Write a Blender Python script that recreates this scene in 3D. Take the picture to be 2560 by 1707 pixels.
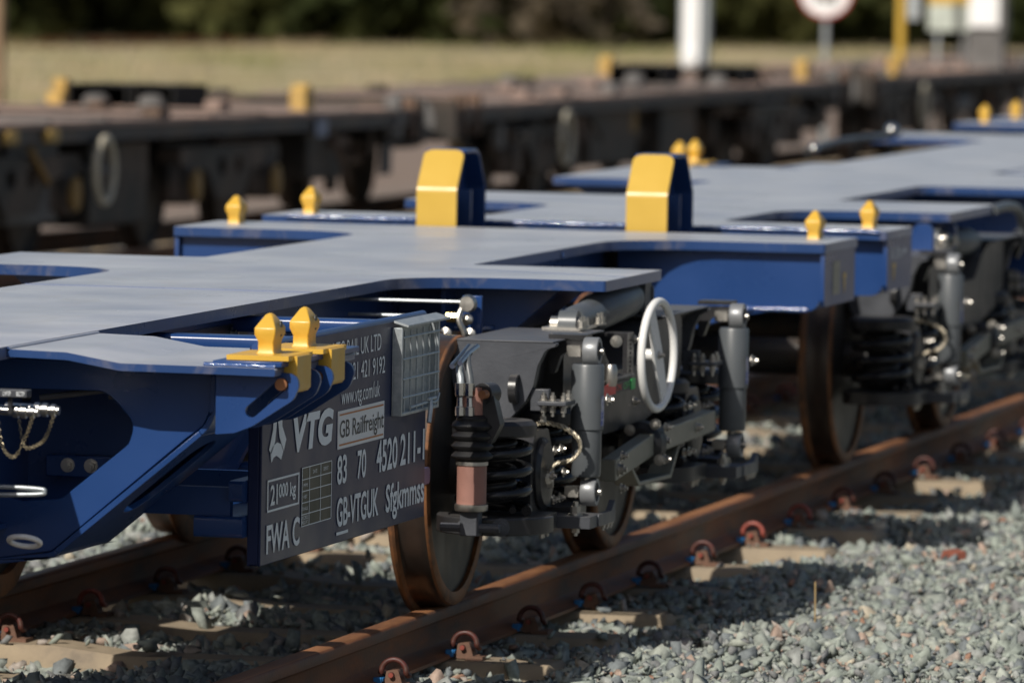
import bpy, bmesh, math, random
import numpy as np
from mathutils import Vector, Matrix, geometry

random.seed(7); rng = np.random.default_rng(11)
for o in list(bpy.data.objects): bpy.data.objects.remove(o, do_unlink=True)
scene = bpy.context.scene
COL = scene.collection
PI = math.pi

# ------------------------------------------------------------------ camera
yaw, pitch, roll = 0.22595650, 0.05561760, 0.01749303
fw = Vector((math.cos(yaw)*math.cos(pitch), math.sin(yaw)*math.cos(pitch), -math.sin(pitch)))
rt = Vector((math.sin(yaw), -math.cos(yaw), 0)); up = rt.cross(fw)
r2 = rt*math.cos(roll)+up*math.sin(roll); u2 = up*math.cos(roll)-rt*math.sin(roll)
cam = bpy.data.cameras.new("camera"); camo = bpy.data.objects.new("camera", cam); COL.objects.link(camo)
M = Matrix((r2, u2, -fw)).transposed().to_4x4(); M.translation = Vector((-22.36866, -5.59930, 2.18024)); camo.matrix_world = M
cam.sensor_fit = 'HORIZONTAL'; cam.sensor_width = 36.0; cam.lens = 18949.967/2560*36
cam.clip_start = 0.5; cam.clip_end = 3000
cam.dof.use_dof = True; cam.dof.focus_distance = 22.2; cam.dof.aperture_fstop = 4.3
scene.camera = camo

# ------------------------------------------------------------------ sky and sun
SUNTO = Vector((-1.1, 0.32, 1.0)).normalized()
w = bpy.data.worlds.new("World"); scene.world = w; w.use_nodes = True
nt = w.node_tree; sky = nt.nodes.new("ShaderNodeTexSky"); sky.sky_type = 'NISHITA'; sky.sun_disc = False
sky.sun_elevation = math.asin(SUNTO.z); sky.sun_rotation = math.atan2(SUNTO.x, SUNTO.y)
sky.air_density = 1.0; sky.dust_density = 2.5; sky.ozone_density = 1.0
nt.links.new(sky.outputs[0], nt.nodes["Background"].inputs[0]); nt.nodes["Background"].inputs[1].default_value = 0.066
sl = bpy.data.lights.new("sun", 'SUN'); sl.energy = 4.2; sl.angle = math.radians(0.5); sl.color = (1.0, 0.94, 0.85)
so = bpy.data.objects.new("sun", sl); COL.objects.link(so); so.rotation_euler = (-SUNTO).to_track_quat('-Z', 'Y').to_euler()
so.location = (-30, 10, 30)
vs = scene.view_settings; vs.view_transform = 'Standard'; vs.look = 'None'; vs.exposure = 0.0; vs.gamma = 1.0; vs.use_curve_mapping = False

# ------------------------------------------------------------------ materials
MAT = {}
def mat(name, col, rough=0.5, metal=0.0, var=0.12, scale=6.0, bump=0.0, bscale=80.0, col2=None, mixs=None, coat=0.0, dust_glare=0.0, sheen=0.0, stain=None,
        dust_glare_col=(0.36, 0.33, 0.28), spec=0.5, rvar=0.08, stretch=None, thresh=(0.45, 0.62)):
    m = bpy.data.materials.new(name); m.use_nodes = True; n = m.node_tree.nodes; L = m.node_tree.links
    b = n["Principled BSDF"]; MAT[name] = m
    tc = n.new("ShaderNodeTexCoord"); src = tc.outputs["Object"]
    if stretch:
        mp = n.new("ShaderNodeMapping"); mp.inputs["Scale"].default_value = stretch; L.new(src, mp.inputs[0]); src = mp.outputs[0]
    nz = n.new("ShaderNodeTexNoise"); nz.inputs["Scale"].default_value = scale; nz.inputs["Detail"].default_value = 6; L.new(src, nz.inputs["Vector"])
    mr = n.new("ShaderNodeMapRange"); mr.inputs[1].default_value = 0.3; mr.inputs[2].default_value = 0.7
    mr.inputs[3].default_value = 1-var; mr.inputs[4].default_value = 1+var; L.new(nz.outputs[0], mr.inputs[0])
    mx = n.new("ShaderNodeMix"); mx.data_type = 'RGBA'; mx.blend_type = 'MULTIPLY'; mx.inputs[0].default_value = 1
    mx.inputs[6].default_value = (*col, 1); L.new(mr.outputs[0], mx.inputs[7]); cout = mx.outputs[2]
    if col2:
        n2 = n.new("ShaderNodeTexNoise"); n2.inputs["Scale"].default_value = mixs or scale*0.6; n2.inputs["Detail"].default_value = 9; n2.inputs["Roughness"].default_value = 0.65
        L.new(src, n2.inputs["Vector"]); m2 = n.new("ShaderNodeMapRange"); m2.inputs[1].default_value = thresh[0]; m2.inputs[2].default_value = thresh[1]; L.new(n2.outputs[0], m2.inputs[0])
        x2 = n.new("ShaderNodeMix"); x2.data_type = 'RGBA'; L.new(m2.outputs[0], x2.inputs[0]); L.new(cout, x2.inputs[6]); x2.inputs[7].default_value = (*col2, 1); cout = x2.outputs[2]
    if dust_glare:
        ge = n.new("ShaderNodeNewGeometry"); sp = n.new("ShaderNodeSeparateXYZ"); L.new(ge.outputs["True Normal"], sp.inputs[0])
        m3 = n.new("ShaderNodeMapRange"); m3.inputs[1].default_value = 0.75; m3.inputs[2].default_value = 0.98; m3.inputs[3].default_value = 0; m3.inputs[4].default_value = dust_glare; L.new(sp.outputs[2], m3.inputs[0])
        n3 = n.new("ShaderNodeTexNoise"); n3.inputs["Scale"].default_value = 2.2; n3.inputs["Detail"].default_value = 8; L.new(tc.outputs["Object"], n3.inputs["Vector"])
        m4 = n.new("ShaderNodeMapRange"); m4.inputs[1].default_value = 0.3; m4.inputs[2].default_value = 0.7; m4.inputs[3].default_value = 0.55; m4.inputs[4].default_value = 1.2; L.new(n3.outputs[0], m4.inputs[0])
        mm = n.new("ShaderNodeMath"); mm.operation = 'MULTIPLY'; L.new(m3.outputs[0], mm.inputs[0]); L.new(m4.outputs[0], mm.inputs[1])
        x3 = n.new("ShaderNodeMix"); x3.data_type = 'RGBA'; L.new(mm.outputs[0], x3.inputs[0]); L.new(cout, x3.inputs[6]); x3.inputs[7].default_value = (*dust_glare_col, 1); cout = x3.outputs[2]
    if stain:
        n5 = n.new("ShaderNodeTexNoise"); n5.inputs["Scale"].default_value = 3.1; n5.inputs["Detail"].default_value = 10; n5.inputs["Roughness"].default_value = 0.7; n5.inputs["Distortion"].default_value = 1.2
        mp5 = n.new("ShaderNodeMapping"); mp5.inputs["Scale"].default_value = (0.7, 1.6, 1.0); L.new(tc.outputs["Object"], mp5.inputs[0]); L.new(mp5.outputs[0], n5.inputs["Vector"])
        m5 = n.new("ShaderNodeMapRange"); m5.inputs[1].default_value = 0.52; m5.inputs[2].default_value = 0.80; m5.inputs[4].default_value = 0.55; L.new(n5.outputs[0], m5.inputs[0])
        x5 = n.new("ShaderNodeMix"); x5.data_type = 'RGBA'; L.new(m5.outputs[0], x5.inputs[0]); L.new(cout, x5.inputs[6]); x5.inputs[7].default_value = (*stain, 1); cout = x5.outputs[2]
    L.new(cout, b.inputs["Base Color"])
    r1 = n.new("ShaderNodeMapRange"); r1.inputs[1].default_value = 0.3; r1.inputs[2].default_value = 0.7; r1.inputs[3].default_value = max(0.03, rough-rvar); r1.inputs[4].default_value = min(1, rough+rvar)
    L.new(nz.outputs[0], r1.inputs[0]); L.new(r1.outputs[0], b.inputs["Roughness"])
    b.inputs["Metallic"].default_value = metal; b.inputs["Specular IOR Level"].default_value = spec
    if coat: b.inputs["Coat Weight"].default_value = coat; b.inputs["Coat Roughness"].default_value = 0.12
    if sheen: b.inputs['Sheen Weight'].default_value = sheen; b.inputs['Sheen Roughness'].default_value = 0.35; b.inputs['Sheen Tint'].default_value = (0.9, 0.93, 1.0, 1)
    if bump:
        nb = n.new("ShaderNodeTexNoise"); nb.inputs["Scale"].default_value = bscale; nb.inputs["Detail"].default_value = 4; L.new(tc.outputs["Object"], nb.inputs["Vector"])
        bp = n.new("ShaderNodeBump"); bp.inputs["Strength"].default_value = bump; bp.inputs["Distance"].default_value = 0.002; L.new(nb.outputs[0], bp.inputs["Height"]); L.new(bp.outputs[0], b.inputs["Normal"])
    return m

BLUE = mat("blue_paint", (0.014, 0.050, 0.175), 0.30, var=0.10, scale=3, bump=0.05, bscale=140, rvar=0.06)
DECK = mat("deck_paint", (0.016, 0.050, 0.16), 0.31, var=0.10, scale=2.5, bump=0.02, bscale=60, dust_glare=0.72, dust_glare_col=(0.63, 0.63, 0.64), rvar=0.06, sheen=0.6, stain=(0.34, 0.29, 0.21))  # pale tint on upward faces: dust plus sky reflection put into the colour
WELD = mat("weld_bead", (0.03, 0.08, 0.24), 0.12, var=0.1, bump=0.6, bscale=60, spec=0.8)
YEL = mat("yellow_paint", (0.67, 0.40, 0.052), 0.38, var=0.06, scale=10, bump=0.15, bscale=120, col2=(0.62, 0.29, 0.012), mixs=14, thresh=(0.55, 0.8))
YEL2 = mat("bright_yellow", (0.56, 0.36, 0.055), 0.36, var=0.05, scale=5, bump=0.05)
YOLD = mat("old_yellow", (0.50, 0.32, 0.09), 0.6, var=0.2, col2=(0.20, 0.13, 0.06), mixs=9, thresh=(0.5, 0.75))
BLACK = mat("bogie_black", (0.023, 0.023, 0.025), 0.36, var=0.25, scale=8, bump=0.25, bscale=90, dust_glare=0.35, dust_glare_col=(0.16, 0.15, 0.14))
FRAME = mat("bogie_grey", (0.062, 0.067, 0.078), 0.45, var=0.15, scale=9, bump=0.3, bscale=110, dust_glare=0.35, dust_glare_col=(0.2, 0.19, 0.18))
SPRING = mat("spring_black", (0.016, 0.016, 0.018), 0.26, var=0.2, scale=12)
RUBBER = mat("black_rubber", (0.012, 0.012, 0.013), 0.5, var=0.1)
DGREY = mat("damper_grey", (0.092, 0.102, 0.110), 0.38, var=0.06, scale=4, bump=0.05)
EYE = mat("damper_eye", (0.24, 0.25, 0.26), 0.4, metal=0.3, var=0.1)
OLIVE = mat("link_grey", (0.19, 0.185, 0.145), 0.42, var=0.1)
ZINC = mat("zinc_steel", (0.50, 0.48, 0.44), 0.40, metal=1.0, var=0.12, scale=30)
GALV = mat("galvanised", (0.40, 0.44, 0.46), 0.42, metal=0.55, var=0.1, scale=18, bump=0.15, col2=(0.50, 0.53, 0.54), mixs=40)
CHROME = mat("bright_steel", (0.62, 0.61, 0.58), 0.26, metal=1.0, var=0.05)
CHAIN = mat("chain_steel", (0.42, 0.36, 0.24), 0.4, metal=0.8, var=0.2, scale=60)
BRASS = mat("brass", (0.62, 0.45, 0.18), 0.3, metal=1.0, var=0.1)
PINK = mat("pink_primer", (0.30, 0.150, 0.118), 0.6, var=0.12, scale=14, col2=(0.22, 0.12, 0.10), mixs=22, thresh=(0.58, 0.75), bump=0.1)
BRONZE = mat("rusty_pin", (0.30, 0.13, 0.06), 0.5, metal=0.4, var=0.2, scale=30)
RUSTW = mat("wheel_rust", (0.27, 0.115, 0.045), 0.55, metal=0.15, var=0.25, scale=12, col2=(0.10, 0.055, 0.035), mixs=7, bump=0.2)
TREAD = mat("wheel_tread", (0.075, 0.058, 0.048), 0.34, metal=0.55, var=0.3, scale=7, col2=(0.20, 0.085, 0.035), mixs=4, thresh=(0.52, 0.7))
DISC = mat("wheel_disc", (0.035, 0.034, 0.034), 0.5, var=0.25, scale=8, col2=(0.07, 0.05, 0.035), mixs=5)
RUSTR = mat("rail_rust", (0.215, 0.082, 0.032), 0.62, var=0.4, scale=14, col2=(0.10, 0.062, 0.045), mixs=5, bump=0.6, stretch=(0.25, 1, 1))
RUSTT = mat("rail_top", (0.36, 0.165, 0.075), 0.5, metal=0.2, var=0.2, scale=10, col2=(0.22, 0.10, 0.05), mixs=6, stretch=(0.2, 1, 1))
CONC = mat("concrete", (0.32, 0.255, 0.175), 0.85, var=0.15, scale=14, col2=(0.20, 0.165, 0.125), mixs=7, bump=0.6, bscale=60, thresh=(0.48, 0.7))
CLIP = mat("clip_red", (0.085, 0.020, 0.016), 0.5, var=0.3, scale=40, col2=(0.07, 0.03, 0.02), mixs=30)
CLIPB = mat("clip_bright", (0.26, 0.060, 0.042), 0.45, var=0.2, scale=40)
CAST = mat("clip_shoulder", (0.16, 0.085, 0.055), 0.7, var=0.2, scale=40, bump=0.3)
NYLON = mat("blue_nylon", (0.020, 0.16, 0.40), 0.45, var=0.1)
WHITE = mat("white_paint", (0.80, 0.80, 0.78), 0.3, var=0.03)
PANEL = mat("panel_slate", (0.012, 0.022, 0.075), 0.34, var=0.08, scale=3, bump=0.03, spec=0.25)
LET = mat("white_lettering", (0.86, 0.90, 0.92), 0.5, var=0.03)
INK = mat("dark_ink", (0.03, 0.03, 0.03), 0.5, var=0.05)
ORANGE = mat("orange_print", (0.55, 0.20, 0.05), 0.5, var=0.03)
OLIVEP = mat("table_backing", (0.060, 0.056, 0.030), 0.5, var=0.05)
PLATEW = mat("plate_white", (0.84, 0.84, 0.83), 0.45, var=0.03)
RED = mat("red_sign", (0.70, 0.02, 0.02), 0.45, var=0.05)
RIM = mat("sign_rim", (0.36, 0.045, 0.04), 0.5)
GREEN = mat("green_sign", (0.03, 0.48, 0.10), 0.45, var=0.05)
DATA = mat("data_plate", (0.33, 0.31, 0.24), 0.5, var=0.5, scale=60)
MARKB = mat("spring_mark", (0.06, 0.20, 0.50), 0.5)
STICK = mat("damper_sticker", (0.50, 0.52, 0.62), 0.45, var=0.5, scale=55, col2=(0.06, 0.09, 0.35), mixs=40)
RUSTO = mat("old_rust", (0.14, 0.085, 0.055), 0.8, var=0.3, scale=4, col2=(0.07, 0.05, 0.04))
DUSTY = mat("dusty_girder", (0.50, 0.38, 0.31), 0.8, var=0.2, scale=1.5, col2=(0.34, 0.25, 0.20), mixs=1.0)
PIT = mat("black_pocket", (0.006, 0.006, 0.006), 0.9, var=0.1)
BROWN = mat("weathered_deck", (0.30, 0.215, 0.175), 0.8, var=0.2, scale=2, col2=(0.18, 0.13, 0.11), mixs=1.2, bump=0.2)
OLDB = mat("grimy_frame", (0.026, 0.022, 0.018), 0.7, var=0.3, scale=3, col2=(0.095, 0.064, 0.045), mixs=2.2, dust_glare=0.3)
OLDN = mat("grimy_navy", (0.036, 0.035, 0.041), 0.6, var=0.25, scale=3, col2=(0.085, 0.062, 0.048), mixs=1.5)
OLDG = mat("grimy_grey", (0.13, 0.125, 0.12), 0.7, var=0.3, scale=4)
CREAM = mat("cream_paint", (0.52, 0.47, 0.36), 0.5, var=0.12)
PALEB = mat("pale_blue_plate", (0.20, 0.24, 0.34), 0.5)
OCHRE = mat("ochre_cover", (0.26, 0.15, 0.035), 0.6, var=0.2)
BRICK = mat("brick_red", (0.24, 0.075, 0.045), 0.85, var=0.2, scale=30, bump=0.4)
STRAW = mat("dry_straw", (0.36, 0.25, 0.11), 0.7)
WOOD = mat("brown_post", (0.26, 0.175, 0.10), 0.75, var=0.2)

# ------------------------------------------------------------------ geometry helpers
class G:
    def __init__(s): s.v = []; s.f = []; s.m = []
    def add(s, vs, fs, mi=0):
        o = len(s.v); s.v += [tuple(v) for v in vs]; s.f += [tuple(i+o for i in f) for f in fs]; s.m += [mi]*len(fs); return s
    def box(s, x0, x1, y0, y1, z0, z1, mi=0):
        return s.add([(x0,y0,z0),(x1,y0,z0),(x1,y1,z0),(x0,y1,z0),(x0,y0,z1),(x1,y0,z1),(x1,y1,z1),(x0,y1,z1)],
                     [(0,3,2,1),(4,5,6,7),(0,1,5,4),(1,2,6,5),(2,3,7,6),(3,0,4,7)], mi)
    def prism(s, loop, axis, a0, a1, holes=(), mi=0):
        loops = [list(loop)]+[list(h) for h in holes]
        def p3(q, a):
            return {'X': (a, q[0], q[1]), 'Y': (q[0], a, q[1]), 'Z': (q[0], q[1], a)}[axis]
        flat = [q for l in loops for q in l]; n = len(flat)
        tris = geometry.tessellate_polygon([[Vector((q[0], q[1], 0)) for q in l] for l in loops])
        vs = [p3(q, a0) for q in flat]+[p3(q, a1) for q in flat]
        fs = [tuple(t) for t in tris]+[tuple(i+n for i in reversed(t)) for t in tris]
        o = 0
        for l in loops:
            k = len(l)
            for i in range(k):
                j = (i+1) % k; fs.append((o+i, o+j, o+j+n, o+i+n))
            o += k
        return s.add(vs, fs, mi)
    def frame_of(s, d):
        d = Vector(d).normalized(); a = Vector((0,0,1)) if abs(d.z) < 0.9 else Vector((1,0,0))
        u = d.cross(a).normalized(); return u, d.cross(u).normalized()
    def tube(s, path, r, n=10, caps=True, mi=0, closed=False):
        path = [Vector(p) for p in path]; k = len(path); rr = r if isinstance(r, (list, tuple)) else [r]*k
        vs = []; u = None
        for i, p in enumerate(path):
            if closed: d = path[(i+1) % k]-path[i-1]
            else: d = path[min(i+1, k-1)]-path[max(i-1, 0)]
            d.normalize()
            if u is None: u, v = s.frame_of(d)
            else:
                u = (u-d*u.dot(d)).normalized(); v = d.cross(u).normalized()
            for j in range(n):
                a = 2*PI*j/n; vs.append(p+(u*math.cos(a)+v*math.sin(a))*rr[i])
        fs = []
        for i in range(k if closed else k-1):
            a = i*n; b = ((i+1) % k)*n
            for j in range(n): fs.append((a+j, a+(j+1) % n, b+(j+1) % n, b+j))
        if caps and not closed:
            fs.append(tuple(range(n-1, -1, -1))); fs.append(tuple((k-1)*n+j for j in range(n)))
        return s.add(vs, fs, mi)
    def lathe(s, prof, c, axis, n=32, mi=0, closed=False):
        # prof: (radius, height along axis); axis vector; c origin
        d = Vector(axis).normalized(); u, v = s.frame_of(d); c = Vector(c); vs = []
        for r, h in prof:
            for j in range(n):
                a = 2*PI*j/n; vs.append(c+d*h+(u*math.cos(a)+v*math.sin(a))*r)
        k = len(prof); fs = []
        for i in range(k if closed else k-1):
            i2 = (i+1) % k
            for j in range(n): fs.append((i*n+j, i*n+(j+1) % n, i2*n+(j+1) % n, i2*n+j))
        if not closed:
            fs.append(tuple(range(n-1, -1, -1))); fs.append(tuple((k-1)*n+j for j in range(n)))
        return s.add(vs, fs, mi)
    def cyl(s, a, b, r, n=16, mi=0): return s.tube([a, b], r, n, True, mi)
    def ring(s, c, axis, R, r, n=32, m=10, mi=0):
        u, v = s.frame_of(axis); c = Vector(c)
        return s.tube([c+(u*math.cos(2*PI*i/n)+v*math.sin(2*PI*i/n))*R for i in range(n)], r, m, False, mi, True)
    def bolt(s, c, d, r=0.012, h=0.012, mi=0):
        c = Vector(c); d = Vector(d).normalized()
        s.tube([c, c+d*0.003], r*1.45, 12, True, mi); s.tube([c+d*0.003, c+d*(0.003+h)], r, 6, True, mi)
        return s.tube([c+d*(0.003+h), c+d*(0.003+h*1.7)], r*0.55, 8, True, mi)

class Bolts:
    def __init__(s): s.l = []
    def bolt(s, c, d, r=0.012, h=0.012): s.l.append((Vector(c), Vector(d).normalized(), r, h))
BOLTME = {}
def bolts(bl, mt, parent, name="bolt"):
    if mt.name not in BOLTME:
        g = G(); g.tube([(0, 0, 0), (0, 0, 0.25)], 1.45, 12); g.tube([(0, 0, 0.25), (0, 0, 1.25)], 1.0, 6); g.tube([(0, 0, 1.25), (0, 0, 1.95)], 0.55, 8)
        me = bpy.data.meshes.new("bolt"); me.from_pydata(g.v, [], g.f); bm = bmesh.new(); bm.from_mesh(me); bmesh.ops.recalc_face_normals(bm, faces=bm.faces); bm.to_mesh(me); bm.free()
        me.shade_smooth(); me.set_sharp_from_angle(angle=0.5); me.materials.append(mt); BOLTME[mt.name] = me
    for c, d, r, h in bl.l:
        o = bpy.data.objects.new(name, BOLTME[mt.name]); COL.objects.link(o); o.parent = parent; o.location = c-world_org(parent)
        o.rotation_euler = d.to_track_quat('Z', 'Y').to_euler(); o.scale = (r, r, h)

ORG = {}
def world_org(o): return ORG.get(o.name, Vector((0,0,0))) if o else Vector((0,0,0))
def obj(name, g, mats, parent=None, bev=0, smooth=35, kind=None, origin=None, recalc=True):
    if not isinstance(mats, (list, tuple)): mats = [mats]
    vs = np.array(g.v, dtype=float)
    c = Vector(origin) if origin is not None else Vector(((vs.min(0)+vs.max(0))/2).tolist())
    if parent is None and origin is None: c.z = float(vs[:, 2].min())
    me = bpy.data.meshes.new(name); me.from_pydata([(v[0]-c.x, v[1]-c.y, v[2]-c.z) for v in g.v], [], g.f)
    for m in mats: me.materials.append(m)
    if len(mats) > 1: me.polygons.foreach_set("material_index", g.m)
    if recalc:
        bm = bmesh.new(); bm.from_mesh(me); bmesh.ops.recalc_face_normals(bm, faces=bm.faces); bm.to_mesh(me); bm.free()
    if smooth:
        me.shade_smooth(); me.set_sharp_from_angle(angle=math.radians(smooth))
    me.update()
    o = bpy.data.objects.new(name, me); COL.objects.link(o)
    o.parent = parent; o.location = c-world_org(parent); ORG[o.name] = c
    if bev:
        b = o.modifiers.new("edge", 'BEVEL'); b.width = bev; b.segments = 2; b.limit_method = 'ANGLE'; b.angle_limit = math.radians(40)
    if kind: o["kind"] = kind
    return o
def thing(name, loc, label, cat, group=None):
    o = bpy.data.objects.new(name, None); COL.objects.link(o); o.location = loc; o.empty_display_size = 0.2; ORG[o.name] = Vector(loc)
    o["label"] = label; o["category"] = cat
    if group: o["group"] = group
    return o
def holder(name, loc, kind):
    o = bpy.data.objects.new(name, None); COL.objects.link(o); o.location = loc; ORG[o.name] = Vector(loc); o["kind"] = kind; return o
def dup(o, parent, loc):
    c = o.copy(); COL.objects.link(c); c.parent = parent; c.location = Vector(loc)-world_org(parent); ORG[c.name] = Vector(loc); return c
def tag(o, label, cat, group=None):
    o["label"] = label; o["category"] = cat
    if group: o["group"] = group
    return o
def fillet(pts, rad, n=6):
    out = []; k = len(pts)
    for i in range(k):
        p = Vector(pts[i]); r = rad[i] if isinstance(rad, (list, tuple)) else rad
        if r <= 0: out.append(tuple(p)); continue
        a = Vector(pts[i-1])-p; b = Vector(pts[(i+1) % k])-p; la, lb = a.length, b.length; a /= la; b /= lb
        ang = math.acos(max(-1, min(1, a.dot(b)))); t = min(r/math.tan(ang/2), la*0.49, lb*0.49); rr = t*math.tan(ang/2)
        c = p+(a+b).normalized()*(rr/math.sin(ang/2)); p0 = p+a*t; p1 = p+b*t
        a0 = math.atan2(p0.y-c.y, p0.x-c.x); a1 = math.atan2(p1.y-c.y, p1.x-c.x); d = (a1-a0+PI) % (2*PI)-PI
        for j in range(n+1): out.append((c.x+rr*math.cos(a0+d*j/n), c.y+rr*math.sin(a0+d*j/n)))
    return out
def smoothpath(pts, n=8):
    P = [Vector(p) for p in pts]; P = [P[0]*2-P[1]]+P+[P[-1]*2-P[-2]]; out = []
    for i in range(1, len(P)-2):
        for j in range(n):
            t = j/n; a, b, c, d = P[i-1], P[i], P[i+1], P[i+2]
            out.append(0.5*((2*b)+(c-a)*t+(2*a-5*b+4*c-d)*t*t+(3*b-a-3*c+d)*t**3))
    out.append(P[-2]); return out
FONT = {}
def text(name, s, x0, x1, zb, h, mt, parent, y=-0.183, shear=0.0, bold=0.0, capref='H', face='Y', depth=0.0006):
    """text on a plane facing -Y (face Y) or facing -X (face X), baseline zb, cap height h, stretched from x0 to x1"""
    def mk(st):
        cu = bpy.data.curves.new("t", 'FONT'); cu.body = st; cu.size = 1; cu.offset = bold; cu.resolution_u = 4; cu.shear = shear
        t = bpy.data.objects.new("t", cu); COL.objects.link(t); bpy.context.view_layer.update()
        me = bpy.data.meshes.new_from_object(t.evaluated_get(bpy.context.evaluated_depsgraph_get())); bpy.data.objects.remove(t); bpy.data.curves.remove(cu); return me
    ref = mk(capref); rv = [v.co.y for v in ref.vertices]; cap = max(rv)-min(rv); base = min(rv); bpy.data.meshes.remove(ref)
    me = mk(s); xs = [v.co.x for v in me.vertices]; a, b = min(xs), max(xs)
    g = G()
    vs = []
    for v in me.vertices:
        X = x0+(v.co.x-a)/(b-a)*(x1-x0); Z = zb+(v.co.y-base)/cap*h
        vs.append((X, y, Z) if face == 'Y' else (y, X, Z))
    g.add(vs, [tuple(p.vertices) for p in me.polygons]); bpy.data.meshes.remove(me)
    return obj(name, g, mt, parent, smooth=0)
def quadY(g, x0, x1, z0, z1, y, mi=0): return g.add([(x0,y,z0),(x1,y,z0),(x1,y,z1),(x0,y,z1)], [(0,1,2,3)], mi)

YC = 0.825
ZD = 0.997

# ================================================================== ground
def ground_z(x, y):
    t = min(1, max(0, (y-3.5)/4.0)); dz = 0.0
    if x > 15: dz = -0.011*(min(x, 34)-15)
    if x > 34: dz += -0.004*(min(x, 90)-34)
    return -0.245+t*(dz-0.02)
gx = [-900, -300, -100, -60, -40]+list(np.arange(-30, 60.1, 0.75))+[65, 72, 80, 90, 105, 120, 140, 170, 210, 300, 500, 1000]
gy = [-900, -300, -100, -40, -20, -12]+list(np.arange(-8, 14.1, 0.75))+[16, 18, 20, 23, 27, 32, 40, 50, 70, 110, 200, 400, 1000]
g = G(); nx, ny = len(gx), len(gy)
g.v = [(x, y, ground_z(x, y)) for x in gx for y in gy]
g.f = [(i*ny+j, (i+1)*ny+j, (i+1)*ny+j+1, i*ny+j+1) for i in range(nx-1) for j in range(ny-1)]; g.m = [0]*len(g.f)
gm = bpy.data.materials.new("ground_stone_and_grass"); gm.use_nodes = True; n = gm.node_tree.nodes; L = gm.node_tree.links; b = n["Principled BSDF"]
ge = n.new("ShaderNodeNewGeometry"); sp = n.new("ShaderNodeSeparateXYZ"); L.new(ge.outputs["Position"], sp.inputs[0])
vo = n.new("ShaderNodeTexVoronoi"); vo.inputs["Scale"].default_value = 22; L.new(ge.outputs["Position"], vo.inputs["Vector"])
cr = n.new("ShaderNodeValToRGB"); e = cr.color_ramp.elements; e[0].color = (0.13, 0.13, 0.125, 1); e[1].color = (0.33, 0.29, 0.26, 1); e.new(0.5).color = (0.22, 0.22, 0.20, 1)
sx = n.new("ShaderNodeSeparateColor"); L.new(vo.outputs["Color"], sx.inputs[0]); L.new(sx.outputs[0], cr.inputs[0])
nz = n.new("ShaderNodeTexNoise"); nz.inputs["Scale"].default_value = 0.35; nz.inputs["Detail"].default_value = 8; L.new(ge.outputs["Position"], nz.inputs["Vector"])
gr = n.new("ShaderNodeValToRGB"); e = gr.color_ramp.elements; e[0].position = 0.3; e[0].color = (0.20, 0.20, 0.085, 1); e[1].position = 0.72; e[1].color = (0.40, 0.30, 0.21, 1); e.new(0.45).color = (0.33, 0.29, 0.145, 1); e.new(0.6).color = (0.44, 0.37, 0.24, 1)
L.new(nz.outputs[0], gr.inputs[0])
ad = n.new("ShaderNodeMath"); ad.operation = 'MULTIPLY_ADD'; ad.inputs[1].default_value = 9.0; L.new(nz.outputs[0], ad.inputs[0]); L.new(sp.outputs[1], ad.inputs[2])
mr = n.new("ShaderNodeMapRange"); mr.inputs[1].default_value = 25.5; mr.inputs[2].default_value = 29; L.new(ad.outputs[0], mr.inputs[0])
mx = n.new("ShaderNodeMix"); mx.data_type = 'RGBA'; L.new(mr.outputs[0], mx.inputs[0]); L.new(gr.outputs[0], mx.inputs[7])
dr = n.new("ShaderNodeMapRange"); dr.inputs[1].default_value = 10.5; dr.inputs[2].default_value = 13.0; dr.inputs[4].default_value = 0.8; L.new(sp.outputs[1], dr.inputs[0])
db = n.new("ShaderNodeMix"); db.data_type = 'RGBA'; L.new(dr.outputs[0], db.inputs[0]); L.new(cr.outputs[0], db.inputs[6]); db.inputs[7].default_value = (0.26, 0.19, 0.15, 1); L.new(db.outputs[2], mx.inputs[6])
L.new(mx.outputs[2], b.inputs["Base Color"]); b.inputs["Roughness"].default_value = 0.95; b.inputs["Specular IOR Level"].default_value = 0.2
bp = n.new("ShaderNodeBump"); bp.inputs["Distance"].default_value = 0.03; L.new(vo.outputs["Distance"], bp.inputs["Height"]); L.new(bp.outputs[0], b.inputs["Normal"])
ground = obj("ground", g, gm, None, smooth=30, kind="structure", origin=(0, 0, 0))

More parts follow.
